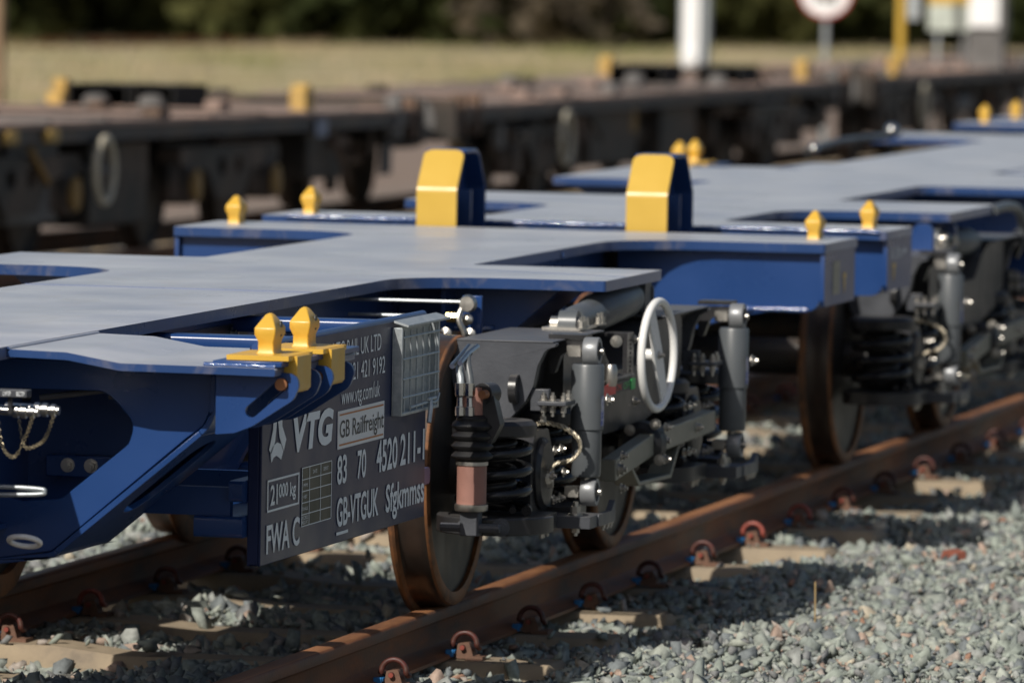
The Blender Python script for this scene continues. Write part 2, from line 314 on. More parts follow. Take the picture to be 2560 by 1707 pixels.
# ================================================================== ballast stones
def stone_protos(k=14):
    out = []
    for i in range(k):
        bm = bmesh.new(); r = random.Random(100+i)
        for _ in range(9):
            v = Vector((r.gauss(0,1), r.gauss(0,1), r.gauss(0,1))).normalized()*r.uniform(0.7, 1.1)
            bm.verts.new((v.x*1.08, v.y*r.uniform(0.5, 0.8), v.z*r.uniform(0.34, 0.52)))
        res = bmesh.ops.convex_hull(bm, input=bm.verts); 
        for v in [v for v in bm.verts if not v.link_faces]: bm.verts.remove(v)
        bmesh.ops.triangulate(bm, faces=bm.faces); bm.verts.index_update()
        out.append((np.array([v.co[:] for v in bm.verts]), np.array([[v.index for v in f.verts] for f in bm.faces]))); bm.free()
    return out
PROT = stone_protos()
def stones(name, pts, size, matl, label_kind="stuff"):
    V = []; F = []; T = []; o = 0; n = len(pts)
    ids = rng.integers(0, len(PROT), n); sz = size*(0.38+1.15*rng.random(n)**2.2)
    q = rng.normal(size=(n, 4)); q[:, 1:3] *= 0.45; q /= np.linalg.norm(q, axis=1)[:, None]
    tint = rng.random(n)
    for k in range(len(PROT)):
        I = np.where(ids == k)[0]
        if len(I) == 0: continue
        pv, pf = PROT[k]; a, bq, c, d = q[I].T
        R = np.empty((len(I), 3, 3)); R[:,0,0]=1-2*(c*c+d*d); R[:,0,1]=2*(bq*c-a*d); R[:,0,2]=2*(bq*d+a*c); R[:,1,0]=2*(bq*c+a*d); R[:,1,1]=1-2*(bq*bq+d*d); R[:,1,2]=2*(c*d-a*bq); R[:,2,0]=2*(bq*d-a*c); R[:,2,1]=2*(c*d+a*bq); R[:,2,2]=1-2*(bq*bq+c*c)
        vv = np.einsum('nij,vj->nvi', R, pv)*sz[I][:, None, None]+pts[I][:, None, :]
        V.append(vv.reshape(-1, 3)); F.append((pf[None]+(np.arange(len(I))*len(pv))[:, None, None]+o).reshape(-1, 3)); T.append(np.repeat(tint[I], len(pv))); o += len(I)*len(pv)
    V = np.concatenate(V); F = np.concatenate(F); T = np.concatenate(T)
    me = bpy.data.meshes.new(name); me.vertices.add(len(V)); me.vertices.foreach_set("co", V.ravel().astype(np.float32))
    me.loops.add(F.size); me.loops.foreach_set("vertex_index", F.ravel().astype(np.int32)); me.polygons.add(len(F))
    me.polygons.foreach_set("loop_start", (np.arange(len(F))*3).astype(np.int32)); me.polygons.foreach_set("loop_total", np.full(len(F), 3, np.int32))
    at = me.attributes.new("tint", 'FLOAT', 'POINT'); at.data.foreach_set("value", T.astype(np.float32))
    me.update(calc_edges=True); me.validate(); me.materials.append(matl)
    ob = bpy.data.objects.new(name, me); COL.objects.link(ob); ob["kind"] = "stuff"; ORG[ob.name] = Vector((0,0,0)); return ob
sm = bpy.data.materials.new("ballast_stone"); sm.use_nodes = True; n = sm.node_tree.nodes; L = sm.node_tree.links; b = n["Principled BSDF"]
at = n.new("ShaderNodeAttribute"); at.attribute_name = "tint"; cr = n.new("ShaderNodeValToRGB"); cr.color_ramp.interpolation = 'CONSTANT'; e = cr.color_ramp.elements
pal = [(0.0, (0.235,0.265,0.245)), (0.14, (0.29,0.325,0.285)), (0.32, (0.18,0.20,0.205)), (0.44, (0.35,0.375,0.33)), (0.58, (0.27,0.295,0.265)), (0.72, (0.37,0.325,0.285)), (0.78, (0.33,0.345,0.325)), (0.88, (0.21,0.215,0.215)), (0.945, (0.40,0.30,0.24)), (0.97, (0.45,0.40,0.31))]
e[0].color = (*pal[0][1], 1); e[1].position = 0.99; e[1].color = (0.33, 0.19, 0.13, 1)
for pz, c in pal[1:]: x = e.new(pz); x.color = (*c, 1)
L.new(at.outputs["Fac"], cr.inputs[0]); tc = n.new("ShaderNodeTexCoord"); nz = n.new("ShaderNodeTexNoise"); nz.inputs["Scale"].default_value = 45; nz.inputs["Detail"].default_value = 6; L.new(tc.outputs["Object"], nz.inputs["Vector"])
mr = n.new("ShaderNodeMapRange"); mr.inputs[1].default_value = 0.3; mr.inputs[2].default_value = 0.7; mr.inputs[3].default_value = 0.72; mr.inputs[4].default_value = 1.2; L.new(nz.outputs[0], mr.inputs[0])
mx = n.new("ShaderNodeMix"); mx.data_type = 'RGBA'; mx.blend_type = 'MULTIPLY'; mx.inputs[0].default_value = 1; L.new(cr.outputs[0], mx.inputs[6]); L.new(mr.outputs[0], mx.inputs[7]); L.new(mx.outputs[2], b.inputs["Base Color"])
b.inputs["Roughness"].default_value = 0.85; b.inputs["Specular IOR Level"].default_value = 0.3
bp = n.new("ShaderNodeBump"); bp.inputs["Strength"].default_value = 0.6; bp.inputs["Distance"].default_value = 0.004; L.new(nz.outputs[0], bp.inputs["Height"]); L.new(bp.outputs[0], b.inputs["Normal"])

SP = 0.9396
def scatter(x0, x1, y0, y1, dens, z, jz, avoid=True):
    n_ = int((x1-x0)*(y1-y0)*dens); p = np.stack([rng.uniform(x0, x1, n_), rng.uniform(y0, y1, n_), np.zeros(n_)], 1)
    und = 0.022*np.sin(p[:,0]*2.1+p[:,1]*3.0)+0.015*np.sin(p[:,0]*5.3-p[:,1]*4.1)+0.010*np.sin(p[:,1]*9.0+p[:,0]*1.3)
    p[:, 2] = z+und+rng.uniform(-jz, jz, n_)
    if avoid:
        fx = np.abs((p[:,0]/SP+0.5) % 1-0.5)*SP; on = (fx < 0.115) & (p[:,1] > -0.43) & (p[:,1] < 1.93)
        # cribs dip a little next to the sleepers, few stones lie on them
        keep = ~on | (rng.random(n_) < 0.05); 
        rail = (np.abs(p[:,1]) < 0.10) | (np.abs(p[:,1]-1.505) < 0.10)
        p[:, 2] -= np.where((p[:,1] > -0.43) & (p[:,1] < 1.93), 0.018, 0)
        p[on, 2] = np.maximum(p[on, 2], -0.155)
        keep &= ~(rail & (np.abs(fx) < 0.2)); p = p[keep]
    return p
pts = np.concatenate([scatter(-3.5, 6, -2.6, 0.0, 1000, -0.205, 0.02), scatter(6, 19, -1.9, 0.0, 760, -0.205, 0.02),
                      scatter(-4, 8, 0.0, 1.5, 900, -0.203, 0.018), scatter(8, 20, 0.0, 1.5, 480, -0.21, 0.02), scatter(-2, 22, 1.5, 3.4, 330, -0.22, 0.02)])
stones("ballast", pts, 0.046, sm)
fin = np.concatenate([scatter(-2.5, 6, -2.3, 0.0, 1500, -0.195, 0.022), scatter(6, 14, -1.5, 0.0, 700, -0.195, 0.02), scatter(-2, 6, 0.0, 1.5, 600, -0.195, 0.02)])
stones("ballast_fines", fin, 0.021, sm)
stones("ballast_far", np.concatenate([scatter(2, 55, 3.4, 7.0, 28, -0.25, 0.02, False)]), 0.055, sm)

# ================================================================== track under the blue wagons
track = holder("railway_track", (0, 0, -0.33), "structure")
def rail_profile(yc):
    h = [(-0.070,-0.159),(-0.070,-0.148),(-0.022,-0.130),(-0.010,-0.118),(-0.009,-0.055),(-0.014,-0.046),(-0.0345,-0.038),(-0.036,-0.012),(-0.030,-0.003),(-0.020,0.0)]
    return [(yc+a, z) for a, z in h]+[(yc-a, z) for a, z in reversed(h)]
def rail(parent, yc, x0, x1, zf=None):
    xs = [x0, x1] if zf is None else list(np.arange(x0, x1+0.1, 2.0))
    pr = rail_profile(yc); g = G(); k = len(pr)
    for x in xs:
        dz = zf(x) if zf else 0
        g.v += [(x, y, z+dz) for y, z in pr]
    for i in range(len(xs)-1):
        for j in range(k):
            mi = 1 if j in (8, 9, 10) else 0
            g.f.append((i*k+j, (i+1)*k+j, (i+1)*k+(j+1) % k, i*k+(j+1) % k)); g.m.append(mi)
    return obj("rail", g, [RUSTR, RUSTT], parent, smooth=40)
rail(track, 0.0, -24, 62); rail(track, 1.505, -24, 62)
# sleeper mesh (concrete, waisted in the middle, chamfered)
def sleeper_mesh():
    g = G(); ys = [-0.42, -0.40, 0.28, 0.50, 1.0, 1.22, 1.90, 1.92]; zt = [-0.185, -0.165, -0.165, -0.190, -0.190, -0.165, -0.165, -0.185]; wt = [0.098, 0.105, 0.105, 0.092, 0.092, 0.105, 0.105, 0.098]
    for y, z, w_ in zip(ys, zt, wt): g.v += [(-0.14, y, -0.33), (-0.135, y, z-0.05), (-w_-0.012, y, z-0.012), (-w_+0.004, y, z), (w_-0.004, y, z), (w_+0.012, y, z-0.012), (0.135, y, z-0.05), (0.14, y, -0.33)]
    for i in range(len(ys)-1):
        for j in range(7): g.f.append((i*8+j, (i+1)*8+j, (i+1)*8+j+1, i*8+j+1))
    g.f += [tuple(range(8)), tuple((len(ys)-1)*8+j for j in range(7, -1, -1))]; g.m = [0]*len(g.f); return g
sl0 = obj("sleeper", sleeper_mesh(), CONC, track, smooth=30, origin=(0, 0.75, -0.25))
def clip_mesh():
    g = G()
    # spring steel loop arching from the rail foot over the shoulder, with its straight leg held in the housing
    path = [(0.045, 0.040, 0.004), (0.020, 0.047, 0.008), (-0.015, 0.046, 0.016)]
    for i in range(9):
        a = PI*i/8; path.append((-0.030+0.004*math.sin(a), 0.046*math.cos(a)-0.004, 0.014+0.046*math.sin(a)))
    path += [(-0.012, -0.052, 0.004), (0.030, -0.046, 0.0)]
    g.tube(smoothpath(path, 3), 0.0105, 8, True, 0)
    g.cyl((-0.050, 0.002, 0.006), (0.05, 0.002, 0.006), 0.0105, 10, 0); g.cyl((-0.050, 0.002, 0.006), (-0.0515, 0.002, 0.006), 0.009, 10, 2)
    g.prism(fillet([(-0.040, -0.036), (0.030, -0.036), (0.022, 0.020), (-0.020, 0.026)], 0.008, 3), 'X', -0.035, 0.035, mi=1)
    g.box(-0.05, 0.05, -0.075, -0.01, -0.04, -0.026, 1)
    return g
def nylon_mesh():
    g = G(); g.box(-0.052, 0.03, 0.030, 0.060, -0.018, -0.004); g.box(-0.060, -0.045, 0.034, 0.064, -0.030, -0.002); return g
cl0 = obj("rail_clip", clip_mesh(), [CLIP, CAST, CLIPB], sl0, smooth=50, origin=(0, 0, 0))
cl1 = None
nl0 = obj("clip_insulator", nylon_mesh(), NYLON, sl0, bev=0.003, origin=(0, 0, 0))
me_b = cl0.data.copy(); me_b.materials[0] = CLIPB
spots = [(-0.108, 1), (0.108, -1), (1.505-0.108, 1), (1.505+0.108, -1)]
def dress(s_, X, protos=False):
    for k, (yy, sg) in enumerate(spots):
        for pr in (cl0, nl0):
            if protos and k == 0: c = pr; c.location = Vector((X, yy, -0.128))-world_org(s_)
            else:
                c = pr.copy(); COL.objects.link(c); c.parent = s_; c.location = Vector((X, yy, -0.128))-world_org(s_)
            if pr is cl0 and random.random() < 0.13: c.data = me_b
            c.rotation_euler = (0, 0, 0 if sg > 0 else PI); c.scale = (0.86, 0.86, 0.86)
NS = list(range(-7, 23))
for i, nn in enumerate(NS):
    X = nn*SP
    if i == 0: s_ = sl0; s_.location = Vector((X, 0.75, -0.25))-world_org(track); ORG[s_.name] = Vector((X, 0.75, -0.25)); dress(s_, X, True)
    else: s_ = dup(sl0, track, (X, 0.75+random.uniform(-0.02, 0.02), -0.25+random.uniform(-0.004, 0.003))); dress(s_, X)
for nn in list(range(23, 60))+list(range(-24, -7)):
    dup(sl0, track, (nn*SP, 0.75, -0.25))

# ================================================================== the blue wagons
def wheel(parent, X, y_out, sgn, yc_hub=None):
    """wheel whose outer face is at y_out; sgn=+1: inboard is +Y"""
    R_ = 0.430
    ax = (0, sgn, 0); c = (X, y_out, R_)
    g = G()
    prof_t = [(0.385, 0.004), (0.412, 0.0), (0.426, 0.006), (0.430, 0.014), (0.431, 0.055), (0.434, 0.090), (0.440, 0.100), (0.458, 0.106), (0.462, 0.114), (0.458, 0.124), (0.440, 0.132), (0.385, 0.134)]
    def part(i, j, mi): g.lathe(prof_t[i:j], c, ax, 72, mi)
    g2 = G(); d = Vector(ax); u, v = g2.frame_of(d); C = Vector(c); k = 72; vs = []
    for r, h in prof_t:
        for j in range(k):
            a = 2*PI*j/k; vs.append(C+d*h+(u*math.cos(a)+v*math.sin(a))*r)
    g2.v = [tuple(q) for q in vs]; np_ = len(prof_t)
    for i in range(np_):
        i2 = (i+1) % np_
        mi = 0 if i in (0, 1, 2, 6, 7, 8, 9, 10, 11) else 1
        for j in range(k): g2.f.append((i*k+j, i*k+(j+1) % k, i2*k+(j+1) % k, i2*k+j)); g2.m.append(mi)
    w_ = obj("wheel", g2, [RUSTW, TREAD], parent, smooth=40)
    gd = G(); gd.lathe([(0.388, 0.018), (0.372, 0.022), (0.355, 0.048), (0.20, 0.075), (0.13, 0.050), (0.105, 0.030), (0.0, 0.030)], c, ax, 56)
    gd.lathe([(0.388, 0.110), (0.30, 0.100), (0.13, 0.120), (0.10, 0.160), (0.0, 0.160)], c, ax, 40)
    obj("wheel_disc", gd, DISC, w_, smooth=50)
    return w_
def helix(cx, cy, z0, z1, R_, r, turns, n=150, m=9):
    g = G(); pts = []
    for i in range(n+1):
        t = i/n; a = 2*PI*turns*t-PI/2; pts.append((cx+R_*math.cos(a), cy+R_*math.sin(a), z0+(z1-z0)*t))
    g.tube(pts, r, m); return g

def damper(parent, X, Y, sticker=True):
    g = G(); g.lathe([(0.0, 0.775), (0.048, 0.775), (0.0525, 0.768), (0.0525, 0.568), (0.047, 0.565), (0.047, 0.425), (0.043, 0.417), (0.0, 0.417)][::-1], (X, Y, 0), (0, 0, 1), 32)
    d = obj("damper", g, DGREY, parent, smooth=40)
    for nm, z in (("eye", 0.815), ("eye", 0.368)):
        e_ = G(); e_.lathe([(0.030, -0.024), (0.043, -0.024), (0.045, -0.020), (0.045, 0.020), (0.043, 0.024), (0.030, 0.024)], (X+0.004, Y-0.012, z), (0, 1, 0), 28, 0, True)
        e_.lathe([(0.0, -0.020), (0.0295, -0.020), (0.0295, 0.020), (0.0, 0.020)], (X+0.004, Y-0.012, z), (0, 1, 0), 20, 1)
        e_.cyl((X, Y, z-0.045 if z > 0.6 else z+0.045), (X, Y, z-0.03 if z > 0.6 else z+0.03), 0.018, 12, 2)
        e_.box(X-0.022, X+0.022, Y+0.020, Y+0.065, z-0.017, z+0.017, 2); e_.cyl((X, Y-0.05, z), (X, Y+0.03, z), 0.012, 12, 2)
        obj(nm, e_, [EYE, RUBBER, ZINC], d, smooth=40)
    if sticker:
        s_ = G(); k = 6; vs = []
        for i in range(k+1):
            a = math.radians(-112+i*7); vs += [(X+0.0532*math.cos(a), Y+0.0532*math.sin(a), 0.58), (X+0.0532*math.cos(a), Y+0.0532*math.sin(a), 0.675)]
        s_.add(vs, [(2*i, 2*i+2, 2*i+3, 2*i+1) for i in range(k)]); obj("sticker", s_, STICK, d, recalc=False)
    return d

def bogie(P, xc, detail=True, actuator=False, handbrake=False, yaw_dir=1):
    for si, ax in enumerate((xc-1.18, xc+1.18)):
        wheel(P, ax, -0.065, 1); wheel(P, ax, 1.57, -1)
        a = G(); a.cyl((ax, -0.30, 0.43), (ax, 1.80, 0.43), 0.075, 20); obj("axle", a, DISC, P)
    for side in (-1, 1):
        if side > 0 and not True: continue
        def Yw(y): return y if side < 0 else 1.505-y
        # side frame: swan-necked girder, high at the ends, dipped in the middle
        top = [(-0.93, 0.840), (-0.52, 0.835), (-0.36, 0.79), (-0.18, 0.70), (0.18, 0.70), (0.36, 0.79), (0.52, 0.835), (0.93, 0.840)]
        bot = [(0.93, 0.64), (0.86, 0.60), (0.70, 0.56), (0.30, 0.50), (-0.30, 0.50), (-0.70, 0.56), (-0.86, 0.60), (-0.93, 0.64)]
        g = G(); g.prism(fillet([(xc+a_, z) for a_, z in top+bot], 0.05, 4), 'Y', Yw(-0.15), Yw(-0.34))
        fr = obj("bogie_frame", g, BLACK, P, bev=0.008)
        for e_ in (-1, 1):
            xe = xc+e_*1.24
            # shield-shaped end over the spring
            shp = [(-0.060, 0.846), (-0.385, 0.846), (-0.380, 0.835), (-0.350, 0.825), (-0.325, 0.775), (-0.312, 0.71), (-0.285, 0.655), (-0.240, 0.607), (-0.185, 0.572), (-0.130, 0.558), (-0.070, 0.63), (-0.045, 0.74)]
            g = G(); g.prism([(Yw(y), z) for y, z in fillet(shp, [0.01, 0.003, 0.003, 0.03, 0.05, 0.06, 0.06, 0.06, 0.05, 0.04, 0.06, 0.05], 5)], 'X', xe-e_*0.0, xe-e_*0.045)
            obj("frame_end", g, FRAME, fr, bev=0.010)
            g = G(); g.prism([(Yw(y*0.80-0.025), z-0.004) for y, z in fillet(shp, [0.01, 0.003, 0.003, 0.03, 0.05, 0.06, 0.06, 0.06, 0.05, 0.04, 0.06, 0.05], 3)], 'X', xe-e_*0.045, xe-e_*0.36); obj("frame_box", g, BLACK, fr)
            g = G(); g.box(min(xe, xe-e_*0.75), max(xe, xe-e_*0.75), min(Yw(-0.06), Yw(-0.375)), max(Yw(-0.06), Yw(-0.375)), 0.8465, 0.852); obj("top_plate", g, FRAME, fr, bev=0.002)
            if detail and side < 0:
                # lifting eye on the end plate
                xx = xe+e_*0.012; g = G(); pth = [(xx, -0.275+0.0, 0.60)]
                g.prism(fillet([(xx-0.05*1, 0.655), (xx+0.05, 0.655), (xx+0.05, 0.745), (xx-0.05, 0.745)], 0.045, 6), 'Y', -0.268, -0.243, holes=[[(xx+0.022*math.cos(t), 0.712+0.026*math.sin(t)) for t in np.linspace(0, 2*PI, 14)[:-1]]])
                obj("lifting_eye", g, BLACK, fr, bev=0.003)
        for si, ax in enumerate((xc-1.18, xc+1.18)):
            # axlebox and spring saddles
            g = G()
            g.prism(fillet([(ax-0.15, 0.30), (ax+0.15, 0.30), (ax+0.15, 0.50), (ax+0.09, 0.57), (ax-0.09, 0.57), (ax-0.15, 0.50)], 0.04, 4), 'Y', Yw(-0.16), Yw(-0.33))
            g.lathe([(0.0, 0.0), (0.10, 0.0), (0.115, 0.012), (0.115, 0.03), (0.0, 0.03)], (ax, Yw(-0.35), 0.43), (0, -side*1.0, 0), 24)
            for dx in (-0.32, 0.32):
                sgn = 1 if dx > 0 else -1
                ou = []
                for t in np.linspace(-PI/2, PI/2, 12): ou.append((ax+dx+sgn*0.135*math.cos(t), Yw(-0.25)+0.155*math.sin(t)))
                ou = [(ax+sgn*0.10, Yw(-0.25)-0.155)]+ou+[(ax+sgn*0.10, Yw(-0.25)+0.155)]
                g.prism(ou, 'Z', 0.268, 0.318)
            ab = obj("axlebox", g, BLACK, P, bev=0.006)
            if detail and side < 0:
                bl = Bolts()
                for k in range(6):
                    a = 2*PI*k/6; bl.bolt((ax+0.09*math.cos(a), -0.38, 0.43+0.09*math.sin(a)), (0, -1, 0), 0.011, 0.010)
                bolts(bl, ZINC, ab)
            for dx in (-0.32, 0.32):
                if not detail and side > 0 and dx > 0: continue
                sp_ = obj("coil_spring", helix(ax+dx, Yw(-0.25), 0.335, 0.568, 0.106, 0.0170, 3.65), SPRING, P, smooth=60)
                if detail and side < 0:
                    i_ = helix(ax+dx, Yw(-0.25), 0.335, 0.565, 0.062, 0.012, 5.5, 120, 7); obj("inner_coil", i_, BLACK, sp_, smooth=60)
                    mk = G(); t0 = 1.0/4.3; pts_ = []
                    for i in range(7):
                        a = 2*PI*(1.0+0.0)+math.radians(-38+i*5)-0; t = (a+PI/2)/(2*PI*3.65); pts_.append((ax+dx+0.106*math.cos(a), Yw(-0.25)+0.106*math.sin(a), 0.335+0.233*t))
                    mk.tube(pts_, 0.0175, 9); obj("paint_mark", mk, MARKB, sp_, smooth=60)
                cp = G(); cp.lathe([(0.0, 0.568), (0.128, 0.568), (0.133, 0.574), (0.133, 0.605), (0.118, 0.618), (0.0, 0.618)], (ax+dx, Yw(-0.25), 0), (0, 0, 1), 28); obj("spring_cap", cp, BLACK, sp_)
    # transverse beam and side bearer top
    g = G(); g.box(xc-0.22, xc+0.22, -0.12, 1.62, 0.56, 0.74); obj("bolster", g, BLACK, P, bev=0.01)
    if not detail: return
    for ax in (xc-1.18, xc+1.18):
        dX = ax+0.115
        damper(P, dX, -0.45)
        # top bracket from the frame to the damper eye
        g = G(); g.prism(fillet([(-0.32, 0.845), (-0.47, 0.848), (-0.475, 0.80), (-0.44, 0.79), (-0.40, 0.825), (-0.36, 0.80), (-0.34, 0.74), (-0.32, 0.74)], 0.012, 3), 'X', dX+0.005, dX+0.045); g.box(dX+0.0, dX+0.10, -0.44, -0.32, 0.853, 0.866)
        obj("damper_bracket", g, BLACK, P, bev=0.004)
        g = G(); g.box(dX-0.16, dX-0.03, -0.50, -0.30, 0.262, 0.300); g.prism(fillet([(dX-0.05, 0.262), (dX+0.20, 0.262), (dX+0.20, 0.335), (dX+0.14, 0.30), (dX-0.05, 0.30)], 0.006, 3), 'Y', -0.505, -0.485); g.box(dX-0.03, dX+0.03, -0.485, -0.30, 0.27, 0.30)
        b_ = obj("damper_bracket", g, FRAME, P, bev=0.003)
        bl = Bolts(); bl.bolt((dX-0.10, -0.44, 0.30), (0, 0, 1), 0.016, 0.022); bl.bolt((dX-0.10, -0.44, 0.262), (0, 0, -1), 0.014, 0.014)
        for q in (0.06, 0.12, 0.17): bl.bolt((dX+q, -0.495, 0.262), (0, 0, -1), 0.008, 0.010)
        for q in (-0.145, -0.12, -0.06): bl.bolt((dX+q, -0.34, 0.262), (0, 0, -1), 0.010, 0.018)
        bolts(bl, ZINC, b_)
        # clamp block with studs half way up
        g = G(); g.box(dX-0.20, dX-0.06, -0.425, -0.33, 0.650, 0.664); g.box(dX-0.16, dX-0.13, -0.36, -0.30, 0.63, 0.70)
        b_ = obj("clamp", g, FRAME, P, bev=0.003); bl = Bolts()
        for py_ in (-0.345, -0.375, -0.41):
            bl.bolt((dX-0.17, py_, 0.664), (0, 0, 1), 0.010, 0.014); bl.bolt((dX-0.17, py_, 0.650), (0, 0, -1), 0.010, 0.018)
        bl.bolt((dX-0.10, -0.41, 0.664), (0, 0, 1), 0.012, 0.016)
        bl.bolt((dX-0.03, -0.52, 0.665), (0, -1, 0), 0.014, 0.012)
        bolts(bl, ZINC, b_)
    # pull rods between the axleboxes
    for x0, x1, z0, z1 in ((xc-0.62, xc+0.02, 0.405, 0.455), (xc+0.06, xc+1.00, 0.455, 0.470)):
        g = G(); h = 0.036
        g.add([(x0, -0.45, z0-h), (x1, -0.45, z1-h), (x1, -0.45, z1+h), (x0, -0.45, z0+h), (x0, -0.40, z0-h), (x1, -0.40, z1-h), (x1, -0.40, z1+h), (x0, -0.40, z0+h)],
              [(0,1,2,3), (7,6,5,4), (0,4,5,1), (1,5,6,2), (2,6,7,3), (3,7,4,0)])
        r_ = obj("pull_rod", g, OLIVE, P, bev=0.004)
        bl = Bolts(); bl.bolt((x0+0.05, -0.45, z0+0.002), (0, -1, 0), 0.017, 0.014); bl.bolt((x0+0.62, -0.45, z1-0.004), (0, -1, 0), 0.013, 0.012)
        bl.bolt((x0-0.01, -0.47, z0+0.05), (0, -1, 0), 0.012, 0.012); bl.bolt((x0-0.01, -0.47, z0-0.055), (0, -1, 0), 0.012, 0.012)
        bolts(bl, ZINC, r_)
    g = G(); g.lathe([(0.0, -0.06), (0.055, -0.06), (0.075, -0.04), (0.075, 0.04), (0.055, 0.06), (0.0, 0.06)], (xc+0.03, -0.40, 0.45), (1, 0, 0), 24)
    pv = obj("pivot_bush", g, RUBBER, P); bl = Bolts()
    for a in range(4):
        q = a*PI/2+0.6; bl.bolt((xc-0.03, -0.40+0.062*math.cos(q)-0.02, 0.45+0.085*math.sin(q)), (-1, 0, 0), 0.013, 0.014)
    bolts(bl, ZINC, pv)
    for q in (0.55,):
        bl = Bolts()
        for dz in (-0.075, 0.08):
            for dx in (-0.03, 0.05): bl.bolt((xc+q+dx, -0.44, 0.465+dz), (-0.3, -1, 0.1), 0.010, 0.014)
        bolts(bl, ZINC, pv)
    # hoop bracket hanging under the rods
    g = G(); pth = [(xc-0.34, -0.43, 0.40), (xc-0.20, -0.43, 0.325), (xc+0.32, -0.43, 0.318), (xc+0.46, -0.43, 0.42)]
    inn = [(xc-0.31, 0.40), (xc-0.185, 0.340), (xc+0.305, 0.333), (xc+0.43, 0.42)]; out_ = [(p[0], p[2]) for p in pth]
    g.prism(out_+inn[::-1], 'Y', -0.44, -0.36); obj("hoop_bracket", g, OLIVE, P, bev=0.003)
    # earth strap
    dX = xc-1.18+0.115
    sp_ = G(); path = smoothpath([(dX-0.11, -0.315, 0.588), (dX-0.11, -0.345, 0.590), (dX-0.11, -0.400, 0.578), (dX-0.11, -0.445, 0.545), (dX-0.11, -0.452, 0.508), (dX-0.11, -0.425, 0.475), (dX-0.11, -0.378, 0.462), (dX-0.115, -0.358, 0.44), (dX-0.115, -0.355, 0.40)], 7)
    for s1 in range(3):
        pp = []
        for i, q in enumerate(path):
            a = i*0.9+s1*2*PI/3; pp.append(q+Vector((0.004*math.cos(a), 0.004*math.cos(a+0.5), 0.005*math.sin(a))))
        sp_.tube(pp, 0.0042, 6)
    es = obj("earth_strap", sp_, mat_strap, P, smooth=50); bl = Bolts(); bl.bolt((dX-0.11, -0.33, 0.594), (0, 0, 1), 0.012, 0.014); bl.bolt((dX-0.13, -0.355, 0.415), (-1, -0.3, 0), 0.012, 0.012); bolts(bl, ZINC, es); g = G(); g.box(dX-0.118, dX-0.110, -0.370, -0.340, 0.385, 0.440); obj("strap_terminal", g, ZINC, es, bev=0.002)
    # yaw damper lying along the bogie
    if yaw_dir > 0: xa, xb = xc-0.54, xc+0.5
    else: xa, xb = xc-0.45, xc+1.2
    yy = -0.255; zz = 0.866 if yaw_dir > 0 else 0.885; sl_y = 0.045 if yaw_dir > 0 else -0.05; sg = 1 if xb > xa else -1
    g = G(); g.lathe([(0.0, 0.12), (0.042, 0.12), (0.050, 0.15), (0.051, 0.40), (0.053, 0.41), (0.061, 0.42), (0.062, 0.92), (0.055, 0.99), (0.03, 1.02), (0.0, 1.02)], (xa, yy, zz), (sg, 0, sl_y), 32)
    yd = obj("yaw_damper", g, DGREY, P, smooth=40)
    g = G(); g.lathe([(0.024, -0.03), (0.046, -0.03), (0.046, 0.03), (0.024, 0.03)], (xa+sg*0.07, yy, zz), (0, 1, 0), 24, 0, True); g.cyl((xa+sg*0.07, yy-0.06, zz), (xa+sg*0.07, yy+0.06, zz), 0.026, 14, 1); g.box(xa+sg*0.07-0.12, xa+sg*0.07+0.12, yy-0.065, yy+0.065, 0.853, 0.862, 1)
    ey = obj("damper_clevis", g, [DGREY, ZINC], yd, smooth=40); bl = Bolts()
    for a_ in (-0.14, -0.10, 0.12, 0.17): bl.bolt((xa+sg*0.07+a_, yy-0.07, 0.860), (0, 0, 1), 0.011, 0.020)
    bolts(bl, ZINC, yd)
    if actuator:
        x0, y0 = 0.40, -0.245
        g = G(); g.lathe([(0.0, 0.352), (0.050, 0.352), (0.052, 0.356), (0.052, 0.372), (0.046, 0.374), (0.046, 0.492), (0.050, 0.494), (0.050, 0.505), (0.0, 0.505)], (x0, y0, 0), (0, 0, 1), 28)
        for i in range(len(g.f)):
            zc = sum(g.v[k][2] for k in g.f[i])/len(g.f[i]); g.m[i] = 0 if 0.374 <= zc <= 0.492 else 1
        ac = obj("brake_actuator", g, [PINK, ZINC], P, smooth=40)
        pr = [(0.0, 0.505), (0.044, 0.505)]
        z = 0.508
        for k in range(4): pr += [(0.064, z+0.010), (0.066, z+0.015), (0.050, z+0.030)]; z += 0.031
        pr += [(0.052, 0.640), (0.040, 0.650), (0.0, 0.650)]
        g = G(); g.lathe(pr, (x0, y0, 0), (0, 0, 1), 32); obj("bellows", g, RUBBER, ac, smooth=50)
        g = G(); g.lathe([(0.0, 0.650), (0.036, 0.650), (0.036, 0.70), (0.030, 0.735), (0.0, 0.735)], (x0, y0, 0), (0, 0, 1), 24); obj("actuator_head", g, PINK, ac)
        g = G(); g.prism(fillet([(-0.31, 0.72), (-0.262, 0.72), (-0.255, 0.60), (-0.30, 0.55), (-0.335, 0.62)], 0.012, 3), 'X', x0-0.012, x0+0.05); g.lathe([(0.0, -0.03), (0.034, -0.03), (0.034, 0.03), (0.0, 0.03)], (x0+0.02, -0.285, 0.715), (1, -0.3, 0), 20); obj("actuator_lever", g, BLACK, ac, bev=0.003)
        g = G(); g.cyl((x0-0.02, -0.290, 0.715), (x0-0.045, -0.283, 0.715), 0.014, 12); obj("lever_pin", g, BRONZE, ac)
        g = G(); g.box(x0-0.025, x0+0.025, -0.275, -0.215, 0.275, 0.352); g.cyl((x0-0.01, -0.34, 0.30), (x0-0.01, -0.15, 0.30), 0.014, 10); obj("clevis", g, FRAME, ac, bev=0.003)
        # spring saddle yoke in front
        g = G(); pts_ = []
        for t in np.linspace(PI, 2*PI, 16): pts_.append((0.66+0.23*math.sin(t), -0.265+0.185*math.cos(t)))
